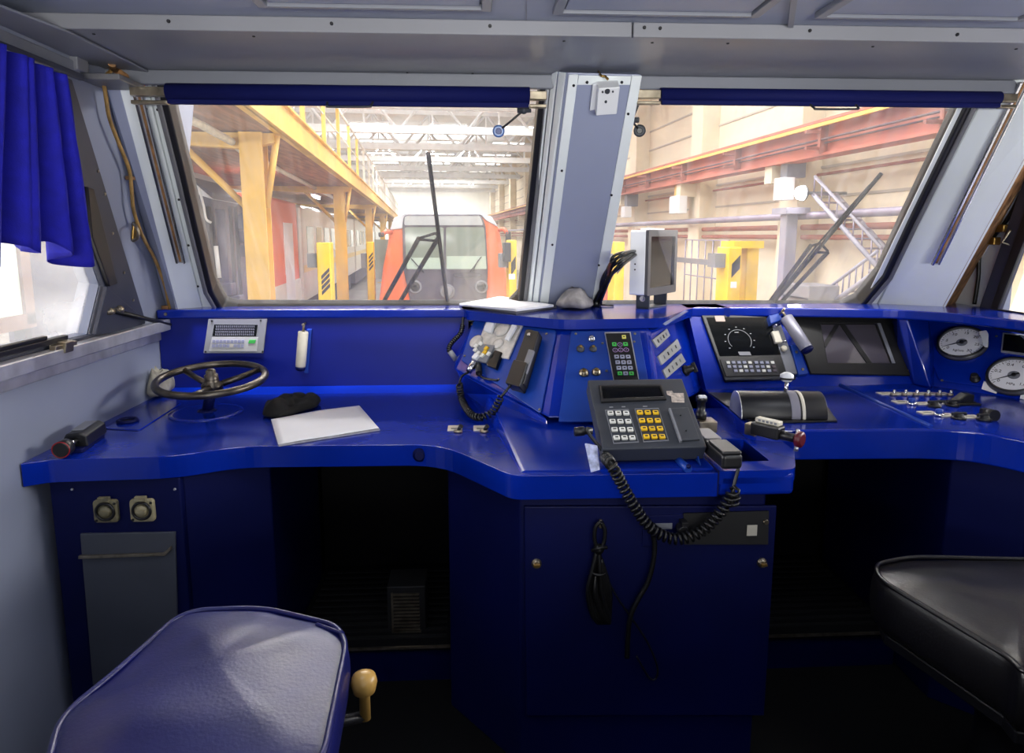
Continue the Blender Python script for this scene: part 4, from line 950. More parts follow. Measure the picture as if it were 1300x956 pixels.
# speed display
t = thing('speed_display', 'black display with dial ring above rows of small keys, behind the lever drum', 'display', RB.at(955,440))
obj('bezel', plate(RB, [(891,400),(987,400),(1011,481),(921,484)], .0, .012, .004), black, t, bevel=.003)
obj('screen', plate(RB, [(897,403),(983,403),(998,450),(914,452)], .012, .0135), glass_dark, t)
q = RB.uv(939,432,.0135); 
dl = MB(RB.M)
for i in range(40):
    a0 = math.radians(-30+i*6.0*1.02); 
arc = [(q[0]+.044*math.cos(math.radians(a)), q[1]+.044*math.sin(math.radians(a)), .0142) for a in range(-40, 221, 8)]
obj('dial_ring', MB(RB.M).tube(arc, .0011, 6), white_ink, t)
tx = MB(RB.M)
for i in range(9):
    a = math.radians(215-i*31); tx.box((q[0]+.056*math.cos(a)-.003, q[1]+.056*math.sin(a)-.0015, .0135), (q[0]+.056*math.cos(a)+.003, q[1]+.056*math.sin(a)+.0015, .0142))
a, b = RB.uv(935,422,.0135); tx.box((a-.008,b-.0015,.0135),(a+.008,b+.0015,.0142))
obj('dial_figures', tx, white_ink, t)
obj('readout', plate(RB, [(937,446.5),(952,446.5),(954,451),(939,451)], .0135, .0155), mgrey, t)
obj('sticker', plate(RB, [(907,401),(919,401),(921,408),(909,408)], .0135, .0145), mat('pinkish_sticker', (190,170,160), .7), t)
obj('key_field', plate(RB, [(914,456),(982,455),(990,476),(922,478)], .012, .015), mat('dark_keypad_plate', (46,46,50), .5), t, bevel=.001)
for r in range(3):
    for c in range(9):
        if r == 2 and c == 0: continue
        x, y = 924+c*6.9-(0 if c < 5 else -1.2)+r*1.4, 460.6+r*5.2; a, b = RB.uv(x,y,.015)
        obj('key', MB(RB.M).box((a-.0068,b-.0052,.015),(a+.0068,b+.0052,.019)), (grey_k if c < 8 else mat('dim_key', (84,74,80), .5) if 'dim_key' not in MATS else MATS['dim_key']) if (r+c) % 4 else white_k, t, bevel=.001)
obj('lower_lip', plate(RB, [(919,479),(1003,477.5),(1005,481),(921,482.5)], .012, .02), dgrey, t, bevel=.002)
# recessed screen
t = thing('recessed_monitor', 'black framed recessed screen at the back of the right desk', 'monitor', RB.at(1085,440))
o_ = [(1001,402),(1139,404),(1167,478),(1028,476)]; i_ = [(1042,411),(1112,411),(1132,461),(1051,461)]
obj('frame', MB(RB.M).plate([ppoly(RB, o_), ppoly(RB, i_, .01)], .0, .012), black_m, t, bevel=.003)
obj('screen', plate(RB, [(1041,410),(1113,410),(1133,462),(1050,462)], .0, .002), mat('recessed_screen_glass', (74,70,78), .05), t)  # glass colour lightened to stand in for the reflected hall
dm = MB(RB.M)
for A_, B_, w_ in (((1068,411),(1104,462),.020),((1063,412),(1046,440),.014)):
    a, b = V(RB.uv(*A_,.002)), V(RB.uv(*B_,.002)); d = (b-a).normalized(); nn = V((-d.y,d.x))*w_/1.0; dm.slab([tuple(a+nn*.5),tuple(a-nn*.5),tuple(b-nn*.5),tuple(b+nn*.5)], .002, .005)
obj('strut_reflection', dm, black_m, t)  # dark bars drawn over the screen as reflected struts
obj('inner_edge', plate(RB, [(1114,410),(1118,410),(1137,461),(1133,461)], .012, .016), mgrey, t, bevel=.001)
for q_ in [(1155,470),(1162,474.5)]: obj('frame_screw', screw_at(MB(RB.M), RB, [q_], .012, .008), brass, t)
# tube lamp and switch bracket between them
t = tube_lamp('desk_lamp', 'silver tube lamp slanting on the back of the right desk', RB, (998,403), (1024,443), .023, mat('silver_lamp_tube', (150,150,164), .4, .4), .055, [(1010,424)])
br = thing('switch_bracket', 'worn metal bracket with small switches between the two black displays', 'bracket', RB.at(1000,450))
obj('bracket_plate', plate(RB, [(978,408),(990,408),(1014,474),(999,475)], .0, .014), mgrey, br, bevel=.002)
obj('blue_cap', plate(RB, [(976,400),(990,397),(994,406),(979,411)], .010, .036), blue_panel, br, bevel=.004)
obj('cream_block', plate(RB, [(980,420),(989,419),(994,434),(985,435)], .014, .030), offwhite, br, bevel=.004)
a, b = RB.uv(994,444,.014); obj('switch_knob', MB(RB.M).lathe([(.011,.014),(.011,.028),(.007,.030)], 14, (a,b,0)), offwhite, br)
obj('blue_arm', plate(RB, [(1004,438),(1012,436),(1027,474),(1014,476)], .0, .022), blue_panel, br, bevel=.003)
obj('lever', MB().tube([RB.at(989,412,.02), RB.at(984,414,.045)], .006, 8).tube([RB.at(992,433,.02), RB.at(998,434,.04)], .005, 8), chrome, br)
for q_ in [(1011,447),(1019,469)]: obj('arm_screw', screw_at(MB(RB.M), RB, [q_], .022, .006), steel, br)
# controller drum
t = thing('controller_drum', 'black half-drum controller with white-knobbed lever on the right desk', 'controller', onR(985,520))
obj('base_plate', MB().slab([xy(899,500,R), xy(1040,503,R), xy(1063,536,R), xy(955,539,R)], R, R+.006), black, t, bevel=.002)
d0, d1 = onR(934,525,.006), onR(1040,526,.006); mid_ = d0.lerp(d1,.5); Rr = .070
def halfcyl(a, b, r, m, nm, k=18, depth=.9):
    ax_ = (b-a).normalized(); hh = V((0,0,1)); ss = hh.cross(ax_).normalized(); ring_ = [a+ss*r*depth*math.cos(PI*i/k)+hh*r*math.sin(PI*i/k) for i in range(k+1)]
    return obj(nm, MB().prism(ring_, b-a, True), m, t, bevel=.002)
halfcyl(d0, d1, Rr, black, 'drum')
halfcyl(d0-(d1-d0)*.008, d0+(d1-d0)*.004, Rr*1.01, alu, 'drum_rim')
halfcyl(d0.lerp(d1,.58), d0.lerp(d1,.685), Rr*1.025, mat('grey_band', (126,124,136), .45), 'position_band')
halfcyl(d0.lerp(d1,.705), d0.lerp(d1,.745), Rr*1.03, offwhite, 'scale_strip')
s0 = d0.lerp(d1,.58)+V((0,.0,Rr*.98)); s1 = s0+V((.008,.012,.030))
obj('lever_stem', MB().tube([s0, s1], .006, 10), chrome, t)
obj('lever_knob', MB().lathe([(.004,-.015),(.013,-.013),(.020,-.003),(.019,.008),(.010,.014),(.003,.016)], 20, s1+V((0,.002,.012))), white, t)
obj('knob_marks', MB().lathe([(.0199,-.006),(.0205,-.003),(.0202,.0)], 20, s1+V((0,.002,.012))), black, t)
# brake handle
t = thing('brake_lever', 'black lever handle with white label strip and red end knob before the lever drum', 'lever', onR(980,548))
a, b = onR(961,545,.02), onR(1012,561,.012); d = (b-a); bM = frame(a, d, V((0,0,1)))
ln = d.length
obj('lever_body', MB(bM).slab(rrect(-.01,-.020,ln*.62,.020,.006), -.012, .022), black, t, bevel=.004)
obj('lever_arm', MB(bM).tube([(ln*.5,0,.0),(ln*1.0,0,.0)], [.013,.011], 12), black, t)
obj('label_strip', MB(bM).box((-.004,-.006,.022),(ln*.56,.016,.034)), offwhite, t, bevel=.002)
tx = MB(bM)
for i in range(5): tx.box((.006+i*ln*.1, -.0066, .025),(.006+i*ln*.1+ln*.06, -.006, .031))
obj('label_marks', tx, mgrey, t)
obj('end_knob', MB(bM).tube([(ln*.97,0,0),(ln*1.0,0,0),(ln*1.10,0,0),(ln*1.13,0,0)], [.013,.021,.021,.014], 16), mat('dark_red_knob', (84,18,30), .35), t)
obj('bracket_strap', MB().tube(smooth_path([onR(1012,546,.0)+V((0,-.004,0)), onR(1010,552,-.01)+V((0,-.012,0)), onR(1008,570,-.04)+V((0,-.012,0))],5), .006, 8), alu, t)
obj('pivot_block', MB(bM).box((-.03,-.015,-.018),(.004,.015,.014)), steel, t, bevel=.003)
# small valve left of drum
t = thing('key_switch', 'small dark key switch on a worn plate behind the telephone handset', 'switch', atZ(893,530,T+.03))
p = atZ(896,534,.862); obj('switch_plate', MB().box(p+V((-.028,-.028,-.03)), p+V((.026,.028,.004))), steel, t, bevel=.003)
obj('switch_body', MB().lathe([(.016,0),(.016,.02),(.012,.022),(.012,.05),(.016,.052),(.016,.066),(.008,.07)], 16, p+V((-.012,.01,.004))), black, t)
obj('white_marker', MB().box(p+V((-.024,-.006,.068)), p+V((-.002,.008,.076))), white, t, bevel=.002)
# toggle rows on the right desk
def rtoggle(px, py, kind, label):
    p = onR(px,py); t = thing('toggle_switch', label, 'switch', p, 'toggles on the right desk')
    obj('label_plate', MB().box(p+V((-.028,.004,0)), p+V((.022,.040,.003))), offwhite, t, bevel=.0008)
    obj('label_text', MB().box(p+V((-.016,.020,.003)), p+V((.008,.024,.0034))), legend, t)
    if kind == 'lever':
        obj('toggle_base', MB().lathe([(.010,0),(.010,.007),(.006,.009)], 14, p+V((.010,-.002,0))), steel, t)
        obj('toggle_lever', MB().tube([p+V((.010,-.006,.004)), p+V((.014,.000,.015)), p+V((.015,.002,.019))], [.004,.006,.004], 10), chrome, t)
    elif kind == 'knob':
        obj('rotary_body', MB().lathe([(.020,0),(.020,.006),(.014,.008),(.012,.014),(.010,.016)], 16, p+V((.012,-.014,0))), black, t)
        obj('rotary_bar', MB().box(p+V((-.010,-.020,.010)), p+V((.034,-.008,.020))), black, t, bevel=.003)
    else:
        obj('button_ring', MB().lathe([(.014,0),(.014,.008),(.010,.009)], 16, p+V((.010,-.010,0))), chrome, t)
        obj('button_cap', MB().lathe([(.010,.006),(.010,.02),(.006,.022)], 14, p+V((.010,-.010,0))), blue_panel, t)
names = ['first','second','third','fourth','fifth','sixth']
for i in range(6):
    rtoggle(1130+i*14.4, 502-i*.2+.3*i, 'lever', 'chrome toggle with pale label, %s from the lever drum in the back row' % names[i])
for i, (px, py, k) in enumerate(((1151,513,'button'),(1178,515,'knob'),(1201,514,'knob'))):
    rtoggle(px,py,k, ('blue button with pale label in the second row on the right desk','black rotary switch in the second row of switches beside the blue button','black rotary switch in the second row near the black wedge handle')[i])
for i, (px, py, k) in enumerate(((1185,527,'button'),(1208,530,'knob'),(1240,532,'knob'))):
    rtoggle(px,py,k, ('blue button with pale label nearest the front edge of the right desk','black rotary switch with large cream label in the front row','black rotary switch with oval label at the gauge end of the front row')[i])
t = thing('wedge_handle', 'black wedge-shaped handle among the toggles near the gauges', 'handle', onR(1222,512))
p = onR(1220,514); obj('wedge', MB().prism([p+V((-.03,0,0)), p+V((.04,0,0)), p+V((.045,0,.032)), p+V((.02,0,.036))], (0,.035,0)), black, t, bevel=.004)
obj('wedge_base', MB().box(p+V((-.05,-.012,0)), p+V((.06,.045,.006))), black_m, t, bevel=.002)
t = thing('plunger_switch', 'round black push knob at the end of the front row of switches', 'knob', onR(1254,530))
p = onR(1253,531); obj('knob_body', MB().tube([p+V((0,0,.014)), p+V((0,-.006,.014)), p+V((-.0,-.03,.016))], [.012,.017,.017], 16), black, t); obj('knob_stem', MB().box(p+V((-.012,0,0)), p+V((.012,.02,.028))), black, t, bevel=.003)
# sticker on the inner side of the right desk
# gauges
def gauge(px, py, r, label, nums, a0, a1, needle, caption):
    h0 = .006; q = RG.uv(px,py,h0+.014); M = RG.M @ Matrix.Translation((q[0],q[1],0))
    t = thing('pressure_gauge', label, 'gauge', RG.at(px,py,.006), 'pressure gauges on the side panel')
    obj('case', MB(M).lathe([(r*1.10,h0),(r*1.10,h0+.008),(r*1.05,h0+.018),(r*.97,h0+.019),(r*.95,h0+.010)], 40), mat('gauge_case_grey', (92,92,98), .35, .4) if 'gauge_case_grey' not in MATS else MATS['gauge_case_grey'], t)
    obj('bezel_ring', MB(M).torus((0,0,h0+.018), r*1.02, .004, n=40, m=8), black, t)
    obj('dial', MB(M).lathe([(r*.96,h0+.010),(r*.96,h0+.013)], 40), paper, t)
    tk = MB(M)
    for i in range(31):
        a = math.radians(a0+(a1-a0)*i/30); l_ = r*(.10 if i % 5 == 0 else .06); u_ = V((math.cos(a),math.sin(a),0)); v_ = V((-u_.y,u_.x,0))*.0006*(1.6 if i % 5 == 0 else 1)
        b_ = u_*(r*.90); tk.prism([b_+v_+V((0,0,h0+.013)), b_-v_+V((0,0,h0+.013)), b_-u_*l_-v_+V((0,0,h0+.013)), b_-u_*l_+v_+V((0,0,h0+.013))], (0,0,.0006))
    obj('scale_ticks', tk, legend, t)
    tx = MB(M)
    for i, s in enumerate(nums):
        a = math.radians(a0+(a1-a0)*i/(len(nums)-1)); tx.text(s, r*.23, Matrix.Translation((r*.66*math.cos(a), r*.66*math.sin(a), h0+.0134)))
    tx.text(caption, r*.2, Matrix.Translation((0,-r*.55,h0+.0134)))
    obj('scale_figures', tx, legend, t)
    a = math.radians(needle); u_ = V((math.cos(a),math.sin(a),0)); v_ = V((-u_.y,u_.x,0)); z_ = V((0,0,h0+.016))
    obj('needle', MB(M).prism([z_+u_*r*.86, z_-u_*r*.22+v_*.003, z_-u_*r*.22-v_*.003], (0,0,.0012)).lathe([(r*.10,h0+.015),(r*.08,h0+.020)], 16), black, t)
    obj('needle_boss', MB(M).lathe([(r*.24,h0+.013),(r*.24,h0+.0145)], 20), mgrey, t)
    return t
gauge(1221,434.5, .074, 'white round gauge reading to thirty at the top of the side panel', ['0','5','10','15','20','25','30'], 222, -48, 212, 'kg/cm')
gauge(1287,476, .074, 'white round gauge below the small dark display', ['0','0.2','0.4','0.6','0.8','1.0'], 222, -48, 215, 'MPa')
bpy.data.objects['pressure_gauge'].children[0]
tp = thing('paper_tag', 'white paper tag stuck on the rim of the upper gauge', 'tag', RG.at(1248,433,.03))
obj('tag_paper', plate(RG, [(1242,421),(1252,419),(1255,424),(1254,441),(1249,440),(1246,428)], .034, .0355, .006), paper, tp)
t = thing('small_display', 'small black display with pale rim at the right edge above the lower gauge', 'display', RG.at(1285,434,.006))
obj('display_rim', plate(RG, [(1273,422),(1306,425),(1305,451),(1270.5,446)], .006, .012), alu, t, bevel=.001)
obj('display_glass', plate(RG, [(1275,424),(1306,427),(1305,448.5),(1272.5,444.5)], .010, .0135), glass_dark, t)
# ================================================================= SEATS
def cushion(outl, z0, z1, bulge, seed):
    P = round_poly([V((a,b,0)) for a,b in outl], .055, 6); n = len(P); c = sum(P, V())/n; vs = []; fs = []
    H = z1-z0; rings = [(.93,z0),(.985,z0+.12*H),(1.0,z0+.40*H),(1.0,z0+.72*H),(.985,z0+.90*H),(.955,z1)]
    for k in range(1,9):
        r = .955*(1-k/8.0); rings.append((max(r,.01), z1+bulge*(1-(r/.955)**2)))
    for r, z in rings:
        for p in P:
            q = c+(p-c)*r; dz = (noise.noise(V((q.x*5,q.y*5,seed)))*.010+noise.noise(V((q.x*14,q.y*14,seed)))*.004) if z >= z1 else 0
            vs.append(V((q.x,q.y,z+dz)))
    m = len(rings)
    for k in range(m-1):
        for i in range(n): j = (i+1) % n; fs.append((k*n+i,k*n+j,(k+1)*n+j,(k+1)*n+i))
    fs.append(list(range(n))[::-1]); fs.append([(m-1)*n+i for i in range(n)])
    pip = [c+(p-c)*.962+V((0,0,z1-.001)) for p in P]; pip2 = [c+(p-c)*.985+V((0,0,z0+.02)) for p in P]
    return MB().add(vs, fs, True), MB().tube(pip, .0055, 7, closed=True), c
zs = .655
so = [xy(232,772,zs), xy(335,768,zs), xy(432,791,zs), xy(446,815,zs), (-.215,.86), (-.60,.84), (-.665,1.0), xy(135,858,zs)]
mb, pip, c = cushion(so, zs-.10, zs, .022, 1)
t = thing('driver_chair', 'seat with worn dark blue leather cushion before the left desk', 'seat', (c.x,c.y,0))
obj('cushion', mb, leather_b, t, subsurf=1); obj('piping', pip, leather_b, t)
obj('seam', MB().tube(smooth_path([V((xy(402,795,zs)+(zs+.004,))), V((xy(436,806,zs)+(zs+.002,)))],4), .004, 6), leather_b, t)
obj('seat_pan', MB().slab([(c.x+(a-c.x)*.9, c.y+(b-c.y)*.9) for a,b in so], zs-.125, zs-.098), black, t, bevel=.004)
obj('pedestal', MB().lathe([(.20,0),(.20,.02),(.06,.05),(.05,.40),(.09,.50),(.09,zs-.12)], 24, (c.x,c.y,0)), black, t)
ak = atZ(462,862,.60); obj('adjuster_knob', MB().lathe([(.010,-.08),(.010,-.03),(.020,-.024),(.024,-.006),(.021,.006),(.012,.012),(.003,.014)], 18, ak), mat('amber_knob', (190,150,80), .3), t)
obj('adjuster_arm', MB().tube([ak-V((0,0,.075)), V((c.x,c.y,zs-.15))], .010, 8), black, t)
zr = .62
so2 = [xy(1104,714,zr), xy(1150,704,zr), xy(1330,708,zr), (1.50,1.22), (1.36,.95), xy(1300,858,zr), xy(1282,838,zr), xy(1112,735,zr)]
mb, pip, c = cushion(so2, zr-.13, zr, .018, 5)
t = thing('driver_chair', 'seat with cracked black leather cushion before the right desk', 'seat', (c.x,c.y,0))
obj('cushion', mb, leather_k, t, subsurf=1); obj('piping', pip, leather_k, t)
obj('seat_pan', MB().slab([(c.x+(a-c.x)*.9, c.y+(b-c.y)*.9) for a,b in so2], zr-.155, zr-.128), black, t, bevel=.004)
obj('pedestal', MB().lathe([(.20,0),(.20,.02),(.06,.05),(.05,.36),(.09,.44),(.09,zr-.15)], 24, (c.x,c.y,0)), black, t)
# wipers outside the glass
def wiper(name, label, blade, arms, links):
    t = thing('windscreen_wiper', label, 'wiper', onW(*arms[0][0],-.06), 'windscreen wipers')
    a, b = onW(*blade[0],-.045), onW(*blade[1],-.045)
    obj('blade', MB().tube([a,b], .0075, 6), wiper_m, t)
    obj('blade_carrier', MB().tube([a.lerp(b,.08)-WN*.008, a.lerp(b,.5)-WN*.02, a.lerp(b,.9)-WN*.008], .004, 6), wiper_m, t)
    for i, (p, q) in enumerate(arms): obj('arm', MB().tube([onW(*p,-.075), onW(*q,-.075)], .0085, 6), wiper_m, t)
    for l in links: obj('link', MB().tube([onW(*l[0],-.07), onW(*l[1],-.07)], .005, 6), wiper_m, t)
    return t
wiper('windscreen_wiper', 'black wiper with long upright blade outside the left windscreen', [(543.5,194),(570,400)], [((480,396),(532,302)), ((500,396),(557,301))], [((531,303),(553,296)), ((553,296),(559,304)), ((533,304),(556,306))])
wiper('windscreen_wiper', 'black wiper slanting up to the right outside the right windscreen', [(1119,220),(972,396)], [((968,396),(1030,311)), ((980,396),(1051,320))], [((1030,312),(1042,309)), ((1042,309),(1051,319)), ((1034,320),(1050,321))])
# ================================================================= THE DEPOT HALL (its own axes, floor 2.9 m under the eye)
def H(): return MB(HM)
def HW(x,y,z): return HM @ V((x,y,z))
FL = EZ-2.9
hall_floor = mat('hall_concrete', (150,146,140), .5, var=.12, vscale=.6, rvar=.1)
hall_wall = mat('cream_hall_wall', (226,214,190), .8, var=.05, vscale=.8, stretch=(1,.3,2))
hall_wall2 = mat('white_hall_wall', (236,236,232), .8, var=.04, vscale=.6)
roof_m = mat('white_roof_sheet', (236,237,238), .7, var=.05, vscale=1.2, stretch=(1,4,1))
truss_m = mat('white_truss_paint', (228,230,232), .6, var=.03)
yellow = mat('gantry_yellow', (226,182,88), .5, var=.07, vscale=2)
yellow_j = mat('jack_yellow', (242,200,40), .45, var=.06)
brown = mat('brown_deck_boards', (150,106,78), .8, var=.2, vscale=2.5, stretch=(6,.6,1))
rail_w = mat('white_railing', (226,226,216), .6)
crane_red = mat('crane_beam_red', (172,98,82), .6, var=.12, vscale=1.2)
crane_rail = mat('yellow_conductor_rail', (240,190,90), .5)
orange = mat('train_orange', (230,116,64), .4, var=.04)
tgrey = mat('train_pale_grey', (206,210,220), .4)
tdark = mat('train_front_dark', (84,80,90), .25, var=.1)
tglass = mat('train_window_glass', (128,140,132), .08)
steelside = mat('train_silver_side', (214,216,214), .3, .3, var=.04)
violet = mat('coach_end_violet_grey', (84,82,104), .55, var=.15, vscale=3)
violet_d = mat('coach_end_dark', (58,56,72), .6, var=.15, vscale=4)
tred = mat('train_red', (210,94,60), .45)
lamp_e = mat('hall_lamp_glow', (255,252,246), .5, emit=9.0)
pipe_m = mat('grey_violet_pipe', (140,132,150), .5, .3)
stair_m = mat('lavender_grey_steel', (150,148,164), .5)
pipe_r = mat('red_brown_pipe', (160,96,78), .6)
struct('floor_hall', H().box((-16,-14,FL-.2), (8.6,82,FL)), hall_floor)
struct('wall_hall_right', H().box((8.3,-14,FL), (8.8,82,9.4)), hall_wall)
struct('wall_hall_left', H().box((-16.3,-14,FL), (-15.8,82,9.4)), hall_wall2)
struct('wall_hall_end', H().box((-16,80,FL), (8.6,80.4,9.4)), hall_wall2)
struct('wall_hall_near', H().box((-16,-14.4,FL), (8.6,-14,9.4)), hall_wall2)
struct('ceiling_hall', H().box((-16.3,-14.4,8.4), (8.8,82,8.7)), roof_m)
# wall bands on the right wall
bd = H()
for z in (2.15,2.75,3.4,4.35,5.0,5.9,6.8): bd.box((8.27,-14,z),(8.3,80,z+.05))
struct('trim_19', bd, mat('wall_joint_grey', (176,168,156), .8), 'panel joints of the hall wall')
pl_ = H()
for y in (-4,2,7.4): pl_.box((7.85,y,FL),(8.3,y+.7,8.4))
def pillar(y, wd=.75): return H().box((7.8,y,FL),(8.3,y+wd,8.4))
for i, px in enumerate((881, 802, 1000, 1200)):
    y = hX(px,250,7.8).y; struct('wall_pillar_%d' % (i+1), pillar(y-.4), hall_wall, 'cream pillar of the hall wall', bevel=.01)
for i, y in enumerate((34,42,50,58,66,74)): struct('wall_pillar_%d' % (i+5), pillar(y), hall_wall, 'cream pillar of the hall wall')
# roof trusses
def truss(y):
    zb, zt = EZ+4.5, EZ+6.3; m = H(); m.box((-15.8,y-.15,zb),(8.3,y+.15,zb+.32)); m.box((-15.8,y-.12,zt),(8.3,y+.12,zt+.22))
    n = 8; x0, x1 = -15.8, 8.3
    for i in range(n):
        a, b = x0+(x1-x0)*i/n, x0+(x1-x0)*(i+1)/n; c = (a+b)/2
        for p, q in ((a,c),(b,c)):
            m.tube([(p,y,zb+.1),(q,y,zt+.1)], .075, 6)
        m.box((c-.04,y-.05,zb+.1),(c+.04,y+.05,zt+.1))
    return m
for i, y in enumerate((13.5,20,26,32,38,44,50,56,62,68,74)): struct('beam_truss_%d' % (i+1), truss(y), truss_m, 'white lattice roof truss')
pu_ = H()
for x in (-14,-11,-8,-5,-2,1,4,7): pu_.box((x-.08,-14,8.2),(x+.08,80,8.4))
struct('beam_purlins', pu_, truss_m, 'roof purlins')
# lamps under the roof
lt = None; LAMPS = []
def lamp(x, y, z, w_=.28, l_=1.6, label='', first=None):
    M = Matrix.Translation(HW(x,y,z)) @ Matrix.Rotation(HA,4,'Z')
    return M
proto = thing('ceiling_light', 'white tube light hanging between the roof trusses of the hall', 'light', M=lamp(-6,16,6.9), group='tube lights of the hall roof')
obj('housing', MB().box((-.95,-.17,.03),(.95,.17,.12)), truss_m, proto, local=True)
obj('diffuser', MB().box((-.9,-.14,0),(.9,.14,.03)), lamp_e, proto, local=True)
first = True
for y in (10,16.7,23,29,35,41,47,53,59,65):
    for x in (-9.5,-2.2,1.6,5.4):
        if first and x == -9.5 and y == 10: proto.matrix_local = lamp(x,y,6.7); WM[proto.name] = proto.matrix_local.copy(); first = False; continue
        dup(proto, lamp(x,y,6.7))
# ---- yellow gantry along the left of our track
gx0, gx1, zd, zf = -5.2, -1.72, EZ+1.31, EZ+1.72
g = thing('access_gantry', 'long yellow steel gantry with boarded deck and railing above the neighbouring track', 'gantry', HW(-2.2,9.3,FL))
obj('deck', H().box((gx0,-4,zd+.02),(gx1-.05,70,zd+.12)), brown, g)
obj('edge_beam', H().box((gx1-.10,-4,zd),(gx1,70,zf)).box((gx1-.02,-4,zf-.03),(gx1+.05,70,zf)).box((gx1-.02,-4,zd),(gx1+.05,70,zd+.03)), yellow, g)
obj('edge_beam', H().box((gx0,-4,zd),(gx0+.10,70,zf)), yellow, g)
cy = [.9, 9.6, 19.6, 31, 43, 55]
xl_, xr_ = hY(310,300,9.43).x, hY(339,300,9.43).x
for y in cy:
    m = H(); m.box((xl_,y-.17,FL),(xr_,y-.14,zd)); m.box((xl_,y+.14,FL),(xr_,y+.17,zd)); m.box(((xl_+xr_)/2-.015,y-.15,FL),((xl_+xr_)/2+.015,y+.15,zd)); m.box((-2.5,y-.2,FL),(-1.98,y+.2,FL+.03))
    obj('column', m, yellow, g)
    obj('cross_beam', H().prism([(gx0,y-.08,zd-.06),(gx0,y-.08,zd),(gx1-.1,y-.08,zd),(gx1-.1,y-.08,zd-.12),(-2.24,y-.08,zd-.2)], (0,.16,0)), yellow, g)
    obj('brace', H().tube([(xr_-.02,y,zd-.95),(-1.80,y,zd-.02)], .05, 6), yellow, g)
    obj('brace', H().tube([(xl_+.02,y,zd-.95),(-3.1,y,zd-.04)], .05, 6), yellow, g)
for i in range(24):
    y = 6.5+i*2.55; obj('railing_post', H().box((gx1-.08,y-.04,zf-.22),(gx1-.01,y+.04,zf+1.15)), yellow if i < 7 else rail_w, g)
obj('handrail', H().tube([(gx1-.045,-4,zf+1.17),(gx1-.045,68,zf+1.17)], .03, 8).tube([(gx1-.045,-4,zf+.6),(gx1-.045,68,zf+.6)], .015, 6), rail_w, g)
obj('conduit', H().tube([(-2.75,3,zd-.03),(-2.45,8.6,zd-.05),(-2.35,9.5,zd-.12),(-2.6,11,zd-.05),(-2.9,30,zd-.05)], .05, 8), offwhite, g)
for y in (15,23,31): 
    t = thing('tube_light', 'tube light under the yellow gantry', 'light', HW(-3.2,y,zd-.1), 'tube lights under the gantry')
    obj('tube', H().box((-3.24,y-.7,zd-.14),(-3.16,y+.7,zd-.06)), lamp_e, t); obj('fitting', H().box((-3.27,y-.75,zd-.06),(-3.13,y+.75,zd-.02)), truss_m, t)
# ---- neighbouring coach with dark end
cx0, cx1, cy0, cy1, cz0, cz1 = -6.3, -3.15, 11.4, 13.6, FL+.9, EZ+1.0
t = thing('rail_coach', 'dark violet-grey coach end with gangway bellows on the neighbouring track', 'train', HW(-4.7,12,FL))
def zY(py,px,y): return hY(px,py,y).z
def hxY(px,y): return hY(px,300,y).x
hc = cy0
obj('coach_body', H().prism([(cx0,hc,cz0),(cx1,hc,cz0),(cx1,hc,cz1-.35),(cx1-.5,hc,cz1),(cx0+.5,hc,cz1),(cx0,hc,cz1-.35)], (0,2.1,0)), violet, t, bevel=.03)
obj('roof_band', H().prism([(cx1+.01,hc-.02,cz1-.45),(cx1-.5,hc-.02,cz1+.03),(cx0,hc-.02,cz1+.03),(cx0,hc-.02,cz1-.2),(cx1-.6,hc-.02,cz1-.25)], (0,2.1,0)), tgrey, t)
xb = hxY(262,hc); xe = hxY(300,hc); zt_ = zY(262,280,hc); zb_ = zY(372,280,hc)
obj('bellows_frame', H().plate([[(0,0)]],0,0) if False else H().box((xb,hc-.14,FL+1.0),(xb+.10,hc,zt_)).box((xb-1.2,hc-.14,zt_-.12),(xb+.1,hc,zt_)).box((xb-1.2,hc-.10,FL+1.0),(xb,hc-.04,zt_-.1)), violet_d, t, bevel=.01)
obj('pipe', H().cyl((hxY(284,hc),hc-.1,FL+1.1),(hxY(284,hc),hc-.1,zt_-.05), .075, 14), violet, t)
obj('end_ribs', H().box((hxY(293,hc),hc-.06,FL+.9),(hxY(297,hc),hc,zt_)).box((hxY(300,hc),hc-.05,FL+.9),(hxY(304,hc),hc,zt_)), violet_d, t)
obj('white_tube', H().cyl((hxY(279,hc),hc-.16,zY(352,279,hc)),(hxY(277,hc),hc-.16,zY(312,279,hc)), .035, 10), white, t)
obj('buffer_box', H().box((hxY(272,hc),hc-.35,zY(374,280,hc)),(hxY(297,hc),hc,zY(358,280,hc))).box((hxY(288,hc),hc-.3,FL+.8),(hxY(306,hc),hc,zY(374,280,hc))), violet, t, bevel=.02)
obj('hose', H().tube(smooth_path([(hxY(262,hc),hc-.2,zY(240,262,hc)),(hxY(266,hc),hc-.2,zY(262,266,hc)),(hxY(268,hc),hc-.2,zY(278,266,hc)),(hxY(274,hc),hc-.2,zY(283,266,hc))]), .02, 6), white, t)
obj('end_panels', H().box((hxY(304,hc),hc-.03,zY(290,308,hc)),(hxY(311,hc),hc,zY(272,308,hc))).box((hxY(304,hc),hc-.03,zY(308,308,hc)),(hxY(312,hc),hc,zY(293,308,hc))).box((hxY(304,hc),hc-.03,zY(326,308,hc)),(hxY(313,hc),hc,zY(311,308,hc))), violet, t)
